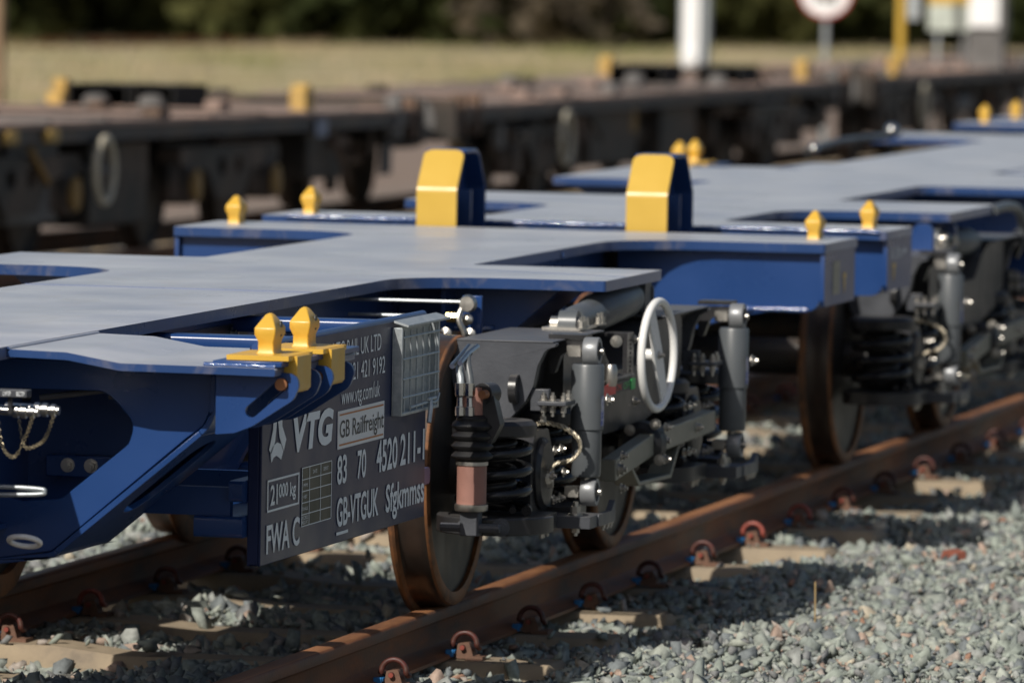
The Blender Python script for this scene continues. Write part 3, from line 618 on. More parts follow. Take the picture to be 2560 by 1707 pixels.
        inn = [(0.66+0.185*math.sin(t), -0.265+0.148*math.cos(t)) for t in np.linspace(2*PI, PI, 16)]
        g.prism([(0.95, -0.45)]+pts_+[(0.95, -0.08)]+[(0.95, -0.117)]+inn+[(0.95, -0.413)], 'Z', 0.272, 0.325) if False else g.prism(pts_+inn, 'Z', 0.272, 0.325)
        obj("saddle_yoke", g, BLACK, ac, bev=0.006)
        bl = Bolts(); bl.bolt((0.425, -0.225, 0.30), (-1, 0, 0), 0.020, 0.02); bl.bolt((0.44, -0.33, 0.30), (-1, -0.3, 0), 0.020, 0.02); bolts(bl, FRAME, ac)
        for k, (yy2, ytop, zt) in enumerate(((-0.213, -0.197, 0.80), (-0.243, -0.222, 0.825))):
            g = G(); g.tube(smoothpath([(x0-0.03, yy2, 0.72), (x0-0.025, yy2+0.003, 0.76), (x0+0.01, ytop, zt), (x0+0.09, ytop, zt+0.028)], 6), 0.0115, 10); hs = obj("hydraulic_hose", g, DGREY if k else RUBBER2, ac, smooth=50)
            g = G(); g.lathe([(0.0, 0.0), (0.016, 0.0), (0.016, 0.026), (0.012, 0.028), (0.010, 0.055), (0.014, 0.058), (0.0165, 0.062), (0.0165, 0.10), (0.0, 0.10)], (x0-0.032, yy2, 0.648), (0.01, 0.02, 1), 8); obj("hose_fitting", g, CHROME, ac, smooth=25)
            g = G(); g.tube([(x0-0.045, ytop+0.010, 0.80+0.01*k), (x0+0.02, ytop, 0.825+0.012*k), (x0+0.10, ytop-0.01, 0.855)], 0.009, 8); obj("pipe_elbow", g, CHROME, ac, smooth=40)
    if handbrake:
        c = (xc, -0.452, 0.747); g = G(); g.ring(c, (0.10, 1, 0), 0.178, 0.0135, 56, 12)
        hw = obj("handwheel", g, WHITE, P, smooth=60)
        a = math.radians(118); dx, dz = math.cos(a), math.sin(a)
        g = G(); wv = 0.042; px, pz = -dz*wv, dx*wv
        q = [(c[0]+dx*0.176+px*0.7, c[2]+dz*0.176+pz*0.7), (c[0]+px, c[2]+pz), (c[0]-dx*0.176+px*0.7, c[2]-dz*0.176+pz*0.7), (c[0]-dx*0.176-px*0.7, c[2]-dz*0.176-pz*0.7), (c[0]-px, c[2]-pz), (c[0]+dx*0.176-px*0.7, c[2]+dz*0.176-pz*0.7)]
        g.prism(q, 'Y', -0.456, -0.446); g.v = [(x_, y_-(x_-c[0])*0.10, z_) for x_, y_, z_ in g.v]; obj("spoke", g, WHITE, hw, bev=0.002)
        g = G(); g.cyl((c[0], -0.440, c[2]), (c[0], -0.40, c[2]), 0.020, 14, 0); g.bolt((c[0], -0.456, c[2]), (0, -1, 0), 0.010, 0.010, 1); obj("hub", g, [WHITE, ZINC], hw, smooth=40)
        # gear bracket with a row of holes
        g = G(); holes = [[(xc-0.19+0.012*math.cos(t), 0.69+k*0.0145+0.005*math.sin(t)) for t in np.linspace(0, 2*PI, 9)[:-1]] for k in range(9)]
        g.prism([(xc-0.24, 0.67), (xc-0.14, 0.67), (xc-0.14, 0.83), (xc-0.24, 0.83)], 'Y', -0.40, -0.385, holes=holes); g.box(xc-0.24, xc-0.14, -0.385, -0.30, 0.815, 0.829)
        gb = obj("gear_bracket", g, BLACK, P); bl = Bolts(); bl.bolt((xc-0.46, -0.41, 0.815), (-1, -0.4, 0), 0.014, 0.014); bl.bolt((xc-0.13, -0.40, 0.805), (0, -1, 0), 0.010, 0.010); bl.bolt((xc-0.13, -0.40, 0.60), (0, -1, 0), 0.012, 0.012); bolts(bl, ZINC, gb)
        g = G(); g.box(xc-0.81, xc-0.33, -0.445, -0.435, 0.655, 0.690); sg_ = obj("brake_sign", g, INK, P)
        g = G(); g.box(xc-0.815, xc-0.63, -0.448, -0.4455, 0.655, 0.690); obj("red_patch", g, RED, sg_)
        g = G(); g.box(xc-0.39, xc-0.328, -0.448, -0.4455, 0.655, 0.690); obj("green_patch", g, GREEN, sg_)
        text("lettering", "ON", xc-0.615, xc-0.535, 0.662, 0.022, RED, sg_, y=-0.4462); text("lettering", "OFF", xc-0.50, xc-0.40, 0.662, 0.022, GREEN, sg_, y=-0.4462)
        g = G(); g.box(xc-0.80, xc-0.30, -0.440, -0.36, 0.692, 0.702); obj("indicator_shelf", g, BLACK, P, bev=0.002); g = G(); g.lathe([(0, 0), (0.018, 0), (0.022, 0.02), (0.022, 0.055), (0.016, 0.07), (0, 0.07)], (xc-0.73, -0.452, 0.685), (0, 0, 1), 12); obj("indicator_pin", g, ZINC, P)
mat_strap = mat("braided_strap", (0.48, 0.43, 0.33), 0.42, metal=0.7, var=0.35, scale=70, bump=0.8, bscale=250)
RUBBER2 = GALV

def spigot(parent, X, Y, z, mt=YEL):
    g = G()
    def ringv(hx, hy, zz): return [(X-hx, Y-hy, zz), (X+hx, Y-hy, zz), (X+hx, Y+hy, zz), (X-hx, Y+hy, zz)]
    lv = [(0.050, 0.027, z-0.004), (0.044, 0.022, z+0.006), (0.044, 0.022, z+0.030), (0.056, 0.0295, z+0.050), (0.056, 0.0295, z+0.068), (0.018, 0.010, z+0.102), (0.006, 0.004, z+0.107)]
    for q in lv: g.v += ringv(*q)
    for i in range(len(lv)-1):
        for j in range(4): g.f.append((i*4+j, i*4+(j+1) % 4, (i+1)*4+(j+1) % 4, (i+1)*4+j))
    g.f += [(3, 2, 1, 0), tuple((len(lv)-1)*4+j for j in range(4))]; g.m = [0]*len(g.f)
    return obj("spigot", g, mt, parent, bev=0.006, smooth=50)

def weld(parent, a, b, r=0.007):
    a, b = Vector(a), Vector(b); n_ = max(6, int((b-a).length/0.012)); pts_ = [a+(b-a)*(i/n_) for i in range(n_+1)]
    rr = [r*(0.75+0.5*random.random()) for _ in pts_]; g = G(); g.tube([p+Vector((0, 0, random.uniform(-.2, .2)*r)) for p in pts_], rr, 7); return obj("weld_bead", g, WELD, parent, smooth=60)

def deck_outline(x0, x1, arms, half=0.475):
    """arms: (xa, xb, halfwidth, fillet_near_minusX, fillet_plusX)"""
    near = [(x0, YC-half)]; rad = [0]
    for xa, xb, hw, fa, fb in arms:
        if xa > x0+0.01: near += [(xa, YC-half)]; rad += [fa]
        else: near = []; rad = []
        near += [(xa, YC-hw), (xb, YC-hw)]; rad += [0.012, 0.012]
        if xb < x1-0.01: near += [(xb, YC-half)]; rad += [fb]
    if not arms or arms[-1][1] < x1-0.01: near += [(x1, YC-half)]; rad += [0]
    far_ = [(x, 2*YC-y) for x, y in reversed(near)]
    return fillet(near+far_, rad+rad[::-1], 8)

def beam_arm(P, x0, x1, side, hw=1.235, deep=True):
    s = -1 if side < 0 else 1
    Yf = lambda v: YC+s*v
    prof = [(0.46, 0.962), (0.46, 0.62), (0.76, 0.668), (0.96, 0.738), (hw-0.005, 0.745), (hw-0.005, 0.962)]
    g = G(); g.prism([(Yf(v), z) for v, z in fillet(prof, [0, 0, 0.05, 0.08, 0.05, 0], 6)], 'X', x0, x1)
    b_ = obj("arm_beam", g, BLUE, P, bev=0.005)
    g = G(); g.prism(fillet([(x0-0.028, 0.785), (x0-0.01, 0.762), (x1+0.02, 0.762), (x1+0.02, 0.960), (x0-0.028, 0.960)], 0.006, 3), 'Y', Yf(hw+0.0), Yf(hw+0.016)); obj("end_plate", g, BLUE, b_, bev=0.003)
    return b_

def outrigger(P, xf, side):
    """bracket with cut-out web, joggled top plate, slotted hinge plates and two folding spigots; xf = X of the front web"""
    s = -1 if side < 0 else 1
    Yf = lambda y: y if s < 0 else 2*YC-y            # y given for the near side
    xb = xf+0.86
    # joggled top plate
    sec = [(0.352, 0.990), (0.18, 0.986), (0.03, 0.961), (-0.21, 0.960), (-0.405, 0.958)]
    th = 0.021
    top = [(Yf(y), z) for y, z in sec]; bot_ = [(Yf(y), z-th) for y, z in reversed(sec)]
    g = G(); g.prism(fillet(top+bot_, [0, 0.10, 0.10, 0, 0.006, 0.006, 0, 0.10, 0.10, 0], 5), 'X', xf-0.02, xb)
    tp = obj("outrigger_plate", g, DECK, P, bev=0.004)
    g = G(); g.box(xf-0.0, xb, min(Yf(-0.225), Yf(-0.418)), max(Yf(-0.225), Yf(-0.418)), 0.9605, 0.976); obj("spigot_pad", g, BLUE, tp, bev=0.003)
    weld(tp, (xf+0.002, Yf(-0.20), 0.964), (xf+0.002, Yf(-0.40), 0.963), 0.006)
    g = G(); g.cyl((xf-0.02, Yf(0.347), 0.990), (xb, Yf(0.347), 0.990), 0.006, 10); obj("plate_joint", g, DECK, tp)
    # web with D-shaped opening, set back under the plate
    xw = xf+0.17
    outer = [(0.46, 0.953), (0.20, 0.952), (0.06, 0.930), (-0.175, 0.928), (-0.175, 0.83), (-0.155, 0.785), (-0.105, 0.748), (0.270, 0.428), (0.41, 0.405), (0.46, 0.40)]
    hole = fillet([(0.445, 0.872), (0.12, 0.872), (0.038, 0.785), (0.055, 0.728), (0.245, 0.572), (0.36, 0.562), (0.445, 0.585)], [0.02, 0.07, 0.06, 0.05, 0.05, 0.05, 0.03], 6)
    g = G(); g.prism([(Yf(y), z) for y, z in outer], 'X', xw, xw+0.014, holes=[[(Yf(y), z) for y, z in hole]])
    wb = obj("outrigger_web", g, BLUE, P, bev=0.002)
    g = G(); g.prism([(Yf(y), z) for y, z in [(0.45, 0.94), (0.06, 0.925), (-0.02, 0.90), (-0.02, 0.72), (0.27, 0.47), (0.45, 0.45)]], 'X', xw+0.30, xw+0.312); obj("added_backing", g, BLUE, wb)  # plate added behind the web so the opening stays dark
    g = G(); g.prism([(Yf(y), z) for y, z in outer], 'X', xf+0.66, xf+0.674); obj("rear_web", g, BLUE, wb)
    # wrap-around flange: upright strip and bend, sloping plate with an oblong opening, flat foot
    def offs(l, d):
        o_ = []
        for i in range(len(l)):
            a = Vector(l[max(i-1, 0)]); c = Vector(l[min(i+1, len(l)-1)]); t = (c-a).normalized(); nn_ = Vector((t.y, -t.x)); o_.append((l[i][0]+nn_.x*d, l[i][1]+nn_.y*d))
        return o_
    full = fillet([(-0.176, 0.928), (-0.176, 0.798), (0.270, 0.424), (0.46, 0.398)], [0, 0.09, 0.05, 0], 8)
    up_ = full[:10]; lo_ = full[10:]
    fl = None
    for seg in (up_, lo_):
        o2 = offs(seg, 0.016); g = G(); g.prism([(Yf(y), z) for y, z in seg]+[(Yf(y), z) for y, z in reversed(o2)], 'X', xw-0.012, xf+0.70)
        ob_ = obj("outrigger_flange", g, BLUE, P, bev=0.003); fl = fl or ob_
    p0, p1 = Vector(up_[-1]), Vector(lo_[0]); t = (p1-p0).normalized(); nn_ = Vector((t.y, -t.x)); nn_ = nn_ if nn_.y > 0 else -nn_; Ls = (p1-p0).length
    c0 = Ls*0.40; rs, hl = 0.075, 0.085; xm_ = xf+0.42; ho = []
    for j in range(11): th_ = -PI/2+PI*j/10; ho.append((c0+hl+rs*math.cos(th_), xm_+rs*1.5*math.sin(th_)))
    for j in range(11): th_ = PI/2+PI*j/10; ho.append((c0-hl+rs*math.cos(th_), xm_+rs*1.5*math.sin(th_)))
    q2 = [(0, xw-0.012), (Ls, xw-0.012), (Ls, xf+0.70), (0, xf+0.70)]
    gg = G(); gg.prism(q2, 'Z', 0.0, -0.016, holes=[ho]); g = G(); vs = []
    for a_, b_, c_ in gg.v:
        q = p0+t*a_-nn_*c_*-1.0; vs.append((b_, Yf(q.x), q.y))
    g.add(vs, gg.f); obj("sloping_flange", g, BLUE, P, bev=0.002)
    # four slotted hinge plates
    pl = [(-0.222, 0.938), (-0.37, 0.938), (-0.40, 0.945), (-0.440, 0.942), (-0.456, 0.915), (-0.440, 0.872), (-0.325, 0.797), (-0.275, 0.777), (-0.222, 0.772)]
    pl = fillet(pl, [0, 0.01, 0.02, 0.03, 0.03, 0.04, 0.08, 0.05, 0], 5)
    a, c = Vector((-0.408, 0.913)), Vector((-0.322, 0.838)); t = (c-a).normalized(); nn_ = Vector((-t.y, t.x)); rr = 0.0175; sl_ = []
    for j in range(9):
        th_ = PI*j/8; sl_.append(tuple(a-t*rr*math.sin(th_)+nn_*rr*math.cos(th_)))
    for j in range(9):
        th_ = PI*j/8; sl_.append(tuple(c+t*rr*math.sin(th_)-nn_*rr*math.cos(th_)))
    for q in (0.0, 0.235, 0.375, 0.61):
        g = G(); g.prism([(Yf(y), z) for y, z in pl], 'X', xf+0.050+q, xf+0.066+q, holes=[[(Yf(y), z) for y, z in sl_]]); obj("hinge_plate", g, BLUE, P, bev=0.002)
    for q in (0.0, 0.375):
        g = G(); g.cyl((xf+0.040+q, Yf(-0.406), 0.913), (xf+0.29+q, Yf(-0.406), 0.913), 0.0168, 24); hp = obj("hinge_pin", g, BRONZE, P)
        # yellow folding spigot: base plate, leg, hinge lug
        g = G(); y0, y1 = Yf(-0.258), Yf(-0.432)
        g.box(xf+0.02+q, xf+0.28+q, min(y0, y1), max(y0, y1), 0.9775, 0.991)
        g.prism(fillet([(Yf(-0.405), 0.9895), (Yf(-0.442), 0.9895), (Yf(-0.442), 0.898), (Yf(-0.434), 0.888), (Yf(-0.412), 0.888), (Yf(-0.405), 0.898)], 0.005, 3), 'X', xf+0.075+q, xf+0.225+q)
        fb = obj("folding_base", g, YEL, P, bev=0.004)
        spg = spigot(fb, xf+0.148+q, Yf(-0.345), 0.993)
        g = G(); ov = [(xf+0.160+q+0.014*math.cos(t_), 1.058+0.022*math.sin(t_)) for t_ in np.linspace(0, 2*PI, 15)[:-1]]
        g.prism(ov, 'Y', Yf(-0.3742), Yf(-0.3725)); obj("spigot_hole", g, INK, fb, smooth=0)

def stop_block(P, X, y0, y1):
    """bent container stop: yellow front plate, blue bent back and gusset"""
    t = 0.014
    def strip(path, th):
        o_ = []
        for i in range(len(path)):
            a = Vector(path[max(i-1, 0)]); c = Vector(path[min(i+1, len(path)-1)]); d = (c-a).normalized(); nn_ = Vector((d.y, -d.x)); o_.append((path[i][0]+nn_.x*th, path[i][1]+nn_.y*th))
        return path+o_[::-1]
    # front plate, lofted up a bent path; the top corners are rounded
    def bend(p, q, r_, rad, n=6):
        return fillet([p, q, r_], [0, rad, 0], n)
    path = bend((X, 0.76), (X, 1.139), (X+0.128, 1.287), 0.045)
    a_, b_ = Vector(path[-2]), Vector(path[-1]); L_ = (b_-a_).length
    path = path[:-1]+[tuple(a_+(b_-a_)*(1-0.034/L_*(1-k/7))) for k in range(8)]
    g = G(); n_ = len(path); yc_ = (y0+y1)/2; hw0 = (y1-y0)/2; R_c = 0.034
    for i in range(n_):
        d = (Vector(path[min(i+1, n_-1)])-Vector(path[max(i-1, 0)])).normalized(); nn_ = Vector((d.y, -d.x))
        dist = (Vector(path[-1])-Vector(path[i])).length; hw = hw0 if dist > R_c else hw0-R_c+math.sqrt(max(0, R_c**2-(R_c-dist)**2))
        p_ = Vector(path[i]); q_ = p_+nn_*t
        g.v += [(p_.x, yc_-hw, p_.y), (p_.x, yc_+hw, p_.y), (q_.x, yc_+hw, q_.y), (q_.x, yc_-hw, q_.y)]
    for i in range(n_-1):
        for j in range(4): g.f.append((i*4+j, i*4+(j+1) % 4, (i+1)*4+(j+1) % 4, (i+1)*4+j))
    g.f += [(0, 1, 2, 3), tuple((n_-1)*4+j for j in (3, 2, 1, 0))]; g.m = [0]*len(g.f)
    fp = obj("stop_front", g, YEL2, P, smooth=40)
    bk = [(X+0.145, 1.287), (X+0.34, 1.287), (X+0.385, 1.268), (X+0.50, 1.135), (X+0.50, 0.76)]
    g = G(); g.prism(strip(bk, t), 'Y', y0, y1); obj("stop_back", g, BLUE, P, bev=0.004)
    ym = (y0+y1)/2
    g = G(); g.prism([(X+0.16, 0.80), (X+0.48, 0.80), (X+0.48, 1.12), (X+0.37, 1.25), (X+0.30, 1.25), (X+0.30, 1.10), (X+0.16, 1.10)], 'Y', ym-0.007, ym+0.007); g.box(X, X+0.50, y0+0.005, y1-0.005, 0.745, 0.775); obj("stop_gusset", g, BLUE, P); g = G(); g.box(X+0.26, X+0.275, y0+0.004, ym-0.01, 0.80, 1.13); obj("stop_rib", g, BLUE, P)

def gap_pipes(P): pass

# ------------------------------------------------------------------ near wagon
A = thing("container_wagon", (2.18, 0.7525, 0), "new blue container wagon in front with white-lettered side panel, white handwheel and paired yellow spigots", "wagon", "blue container wagons on the near track")
g = G(); g.prism(deck_outline(-11.3, 5.95, [(1.98, 2.88, 1.140, 0.34, 0.03), (5.28, 5.95, 1.255, 0.34, 0)]), 'Z', ZD-0.035, ZD)
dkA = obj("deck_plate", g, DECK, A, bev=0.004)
# deck seams (weld lines) across the spine
for xs_ in (0.70,):
    g = G(); g.cyl((xs_, 0.352, ZD-0.0005), (xs_+0.02, 1.298, ZD-0.0005), 0.0028, 6); obj("deck_seam", g, BLUE, dkA)
weld(dkA, (4.28, 0.345, ZD-0.01), (4.28, 0.345, ZD-0.034), 0.006)
g = G(); g.cyl((2.30, -0.312, ZD-0.0008), (2.56, 0.349, ZD-0.0008), 0.0022, 6); obj("deck_seam", g, DECK, dkA)
# spine box under the deck, cranked up over the bogie
for yy in (0.43, 1.205):
    g = G(); g.prism([(-11.2, ZD-0.035), (-11.2, 0.86), (-9.5, 0.80), (-8.5, 0.50), (0.0, 0.50), (0.75, 0.80), (5.80, 0.80), (5.80, ZD-0.035)], 'Y', yy, yy+0.016); obj("spine_web", g, BLUE, A)
g = G(); g.prism([(-8.5, 0.50), (0.0, 0.50), (0.75, 0.80), (5.8, 0.80), (5.8, 0.786), (0.76, 0.786), (0.01, 0.486), (-8.5, 0.486)], 'Y', 0.40, 1.25); obj("spine_flange", g, BLUE, A)
# cross beam under the arm over the bogie
for s in (-1, 1):
    Yf = (lambda y: y) if s < 0 else (lambda y: 2*YC-y)
    g = G(); g.prism([(Yf(0.43), ZD-0.036), (Yf(-0.13), ZD-0.036), (Yf(0.035), 0.815), (Yf(0.43), 0.80)], 'X', 2.16, 2.18); cb = obj("cross_beam", g, BLUE, A, bev=0.002)
    g = G(); g.add([(2.17, Yf(-0.13), ZD-0.037), (2.62, Yf(-0.13), ZD-0.037), (2.62, Yf(0.035), 0.815), (2.17, Yf(0.035), 0.815), (2.17, Yf(-0.118), ZD-0.037), (2.62, Yf(-0.118), ZD-0.037), (2.62, Yf(0.047), 0.815), (2.17, Yf(0.047), 0.815)], [(0,1,2,3), (7,6,5,4), (0,4,5,1), (1,5,6,2), (2,6,7,3), (3,7,4,0)]); obj("beam_flange", g, BLUE, cb)
    if s < 0:
        weld(cb, (2.155, 0.28, 0.822), (2.155, 0.10, 0.822), 0.008)
        g = G(); g.box(2.02, 2.16, 0.235, 0.250, 0.81, 0.962); obj("beam_stiffener", g, BLUE, cb)
# bracket at the end of the arm that carries the yaw damper
g = G(); g.prism(fillet([(-0.24, ZD-0.036), (-0.312, ZD-0.036), (-0.312, 0.90), (-0.285, 0.84), (-0.245, 0.83), (-0.225, 0.88)], 0.03, 4), 'X', 2.76, 2.775); g.box(2.66, 2.76, -0.305, -0.290, 0.86, ZD-0.036); obj("damper_hanger", g, FRAME, A, bev=0.003)
# end arm beams and spigots
for s in (-1, 1):
    ab = beam_arm(A, 5.32, 5.90, s); spigot(A, 5.735, YC+s*1.13, ZD)
    if s < 0:
        weld(ab, (5.315, -0.02, 0.748), (5.315, -0.36, 0.748), 0.010)
        g = G(); quadY(g, 5.46, 5.60, 0.80, 0.925, -0.4275); obj("data_plate", g, DATA, ab, smooth=0)
        g = G(); X0 = 5.70
        g.add([(X0-0.035, -0.4275, 0.85), (X0+0.035, -0.4275, 0.85), (X0+0.035, -0.4275, 0.875), (X0-0.035, -0.4275, 0.875), (X0-0.028, -0.4275, 0.845), (X0+0.028, -0.4275, 0.845), (X0, -0.4275, 0.79)], [(0,1,2,3), (4,6,5)]); obj("jacking_mark", g, YEL2, ab, smooth=0)
# outrigger with folding spigots
outrigger(A, -2.60, -1); outrigger(A, -2.60, 1)
# tubes that carry the lettered panel
for xx in (-1.02, 0.02):
    g = G(); g.prism(fillet([(xx, 0.905), (xx+0.10, 0.905), (xx+0.10, 0.952), (xx, 0.952)], 0.014, 4), 'Y', -0.165, 0.45); obj("panel_carrier", g, BLUE, A)
    g = G(); g.prism(fillet([(xx+0.05, 0.45), (xx+0.16, 0.45), (xx+0.16, 0.50), (xx+0.05, 0.50)], 0.014, 4), 'Y', -0.165, 0.45); obj("panel_carrier", g, BLUE, A)
g = G(); g.box(-2.2, 0.2, 0.425, 0.429, 0.82, 0.93); bk = obj("bolted_strip", g, BLACK, A); bl = Bolts()
for q in (-0.72, -0.40, 0.0): bl.bolt((q, 0.424, 0.90), (0, -1, 0), 0.014, 0.012)
bolts(bl, ZINC, bk)
# lettered side panel
g = G(); g.box(-1.895, 0.050, -0.180, -0.172, 0.358, 0.975); g.box(-1.895, -1.885, -0.172, -0.140, 0.358, 0.975); g.box(-1.895, 0.050, -0.172, -0.145, 0.358, 0.366)
pn = obj("side_panel", g, PANEL, A, bev=0.003)
g = G(); g.cyl((-1.90, -0.160, 0.972), (0.07, -0.160, 0.972), 0.0135, 16); obj("panel_rail", g, BLUE, pn)
T = lambda nm, s, x0, x1, zb, h, m=LET, **k: text("lettering", s, x0, x1, zb, h, m, pn, y=-0.1825, **k)
T("", "FWA C", -1.838, -1.470, 0.388, 0.081, bold=0.019)
T("", "21", -1.800, -1.722, 0.522, 0.057, bold=0.019); T("", "000", -1.708, -1.607, 0.538, 0.039, bold=0.019); T("", "kg", -1.585, -1.520, 0.534, 0.040, bold=0.019)
g = G()
for a in ((-1.836, -1.482, 0.505, 0.511), (-1.836, -1.482, 0.590, 0.596), (-1.836, -1.826, 0.511, 0.590), (-1.492, -1.482, 0.511, 0.590)): quadY(g, *a, -0.1825)
obj("load_frame", g, LET, pn, smooth=0)
g = G(); quadY(g, -1.452, -1.110, 0.437, 0.606, -0.1815); obj("record_table", g, OLIVEP, pn, smooth=0)
g = G(); zs = [0.4375, 0.4708, 0.5041, 0.5374, 0.5707, 0.6045]
for z in zs: quadY(g, -1.452, -1.110, z-0.0012, z+0.0012, -0.1825)
for xx in (-1.4500, -1.366, -1.238, -1.112): quadY(g, xx-0.0025, xx+0.0025, 0.4387, 0.6033, -0.1830)
obj("table_lines", g, LET, pn, smooth=0)
for s, x0, x1, zb in (("DATE", -1.325, -1.280, 0.582), ("DEPOT", -1.205, -1.150, 0.582), ("PPM", -1.432, -1.388, 0.549), ("VIBT", -1.432, -1.390, 0.516), ("O/HAUL", -1.444, -1.378, 0.482), ("RECORDS", -1.446, -1.376, 0.456), ("HELD AT", -1.444, -1.378, 0.443)):
    T("", s, x0, x1, zb, 0.010)
T("", "83", -1.043, -0.931, 0.529, 0.083, bold=0.019); T("", "70", -0.803, -0.700, 0.530, 0.083, bold=0.019); T("", "4520", -0.572, -0.315, 0.532, 0.094, bold=0.019); T("", "211-1", -0.278, 0.028, 0.534, 0.094, bold=0.019)
T("", "GB-VTGUK", -1.041, -0.542, 0.405, 0.083, bold=0.019); T("", "Sfgkmmss", -0.450, 0.034, 0.405, 0.083, bold=0.019)
g = G(); quadY(g, -1.043, -0.905, 0.381, 0.390, -0.1825); obj("underline", g, LET, pn, smooth=0)
T("", "www.vtg.com/uk", -1.007, -0.546, 0.760, 0.047); T("", "+44 121 421 9192", -1.06, -0.487, 0.826, 0.050); T("", "VTG RAIL UK LTD", -1.12, -0.538, 0.897, 0.049)
T("", "VTG", -1.560, -1.098, 0.655, 0.104, shear=0.16, bold=0.045)
# emblem: two bent arms and a notched wedge
g = G()
def polyY(pts_, y=-0.1825):
    tr = geometry.tessellate_polygon([[Vector((a, b, 0)) for a, b in pts_]]); g.add([(a, y, b) for a, b in pts_], [tuple(t) for t in tr])
polyY([(-1.825, 0.681), (-1.802, 0.668), (-1.760, 0.70), (-1.742, 0.755), (-1.742, 0.79), (-1.778, 0.79), (-1.785, 0.735)])
polyY([(-1.636, 0.700), (-1.662, 0.668), (-1.712, 0.71), (-1.730, 0.755), (-1.730, 0.79), (-1.688, 0.79), (-1.682, 0.74)])
polyY([(-1.798, 0.643), (-1.775, 0.656), (-1.745, 0.660), (-1.712, 0.652), (-1.690, 0.645), (-1.668, 0.668), (-1.695, 0.690), (-1.737, 0.697), (-1.780, 0.690), (-1.810, 0.672)])
obj("emblem", g, LET, pn, smooth=0)
g = G(); g.box(-1.045, -0.492, -0.1835, -0.181, 0.632, 0.743); op = obj("operator_plate", g, PLATEW, pn)
g = G(); quadY(g, -1.033, -0.505, 0.729, 0.734, -0.1845); quadY(g, -1.033, -0.505, 0.641, 0.646, -0.1845); obj("plate_stripe", g, ORANGE, pn, smooth=0)
text("lettering", "GB Railfreight", -1.028, -0.500, 0.664, 0.050, INK, pn, y=-0.1845, bold=0.006)
# galvanised document box with wire grid
g = G(); g.box(-0.395, 0.085, -0.1845, -0.181, 0.690, 0.955); g.box(-0.395, -0.380, -0.212, -0.1845, 0.690, 0.955); g.box(0.070, 0.085, -0.212, -0.1845, 0.690, 0.955); g.box(-0.380, 0.070, -0.212, -0.1845, 0.690, 0.700)
bx = obj("document_box", g, GALV, A, bev=0.002)
for xx in np.linspace(-0.35, 0.045, 6):
    g = G(); g.cyl((xx, -0.208, 0.70), (xx, -0.208, 0.945), 0.0032, 6); obj("wire", g, GALV, bx)
for zz in (0.745, 0.800, 0.860, 0.925):
    g = G(); g.cyl((-0.385, -0.212, zz), (0.078, -0.212, zz), 0.0032, 6); obj("wire", g, GALV, bx)
g = G(); q = [(-0.186, 0.977), (-0.232, 0.964), (-0.232, 0.957), (-0.186, 0.970)]; g.prism(q, 'X', -0.40, 0.135); obj("lid", g, GALV, bx, bev=0.001)
g = G(); g.tube(smoothpath([(-0.30, -0.216, 0.712), (-0.10, -0.218, 0.716), (0.02, -0.218, 0.712), (0.06, -0.218, 0.735)], 6), 0.004, 8); g.tube(smoothpath([(-0.07, -0.222, 0.725), (-0.08, -0.226, 0.70), (-0.10, -0.226, 0.655)], 5), 0.0075, 8); g.cyl((-0.10, -0.222, 0.725), (0.0, -0.222, 0.725), 0.005, 8); obj("latch", g, GALV, bx)
# brake pipes in front of the bogie
g = G(); g.cyl((1.50, 0.95, 0.938), (1.50, 0.045, 0.940), 0.0060, 10); obj("brake_pipe", g, GALV, A); g = G(); g.cyl((1.48, 0.95, 0.892), (1.48, 0.05, 0.891), 0.0060, 10); pp = obj("brake_pipe", g, GALV, A)
g = G(); g.lathe([(0.0, 0.0), (0.018, 0.0), (0.018, 0.04), (0.0, 0.04)], (1.48, 0.10, 0.891), (0, -1, 0), 8); obj("pipe_nut", g, BRASS, pp)
g = G(); g.box(1.52, 1.54, -0.005, 0.06, 0.80, 0.96); vb = obj("pipe_bracket", g, BLUE, pp, bev=0.003)
g = G(); g.lathe([(0, 0), (0.024, 0), (0.03, 0.02), (0.024, 0.045), (0, 0.045)], (1.48, 0.025, 0.937), (-1, 0, 0), 14); g.lathe([(0, 0), (0.018, 0), (0.02, 0.02), (0, 0.03)], (1.48, 0.03, 0.885), (-1, 0, 0), 12); g.lathe([(0, 0), (0.018, 0), (0.02, 0.02), (0, 0.03)], (1.48, 0.02, 0.838), (-1, 0, 0), 12); g.lathe([(0, 0), (0.018, 0), (0.02, 0.02), (0, 0.03)], (1.48, 0.10, 0.838), (-1, 0, 0), 12); g.tube(smoothpath([(1.45, 0.04, 0.93), (1.43, 0.05, 0.89), (1.43, 0.03, 0.84), (1.44, 0.05, 0.80)], 5), 0.010, 8); obj("pipe_coupling", g, ZINC, pp, smooth=40)
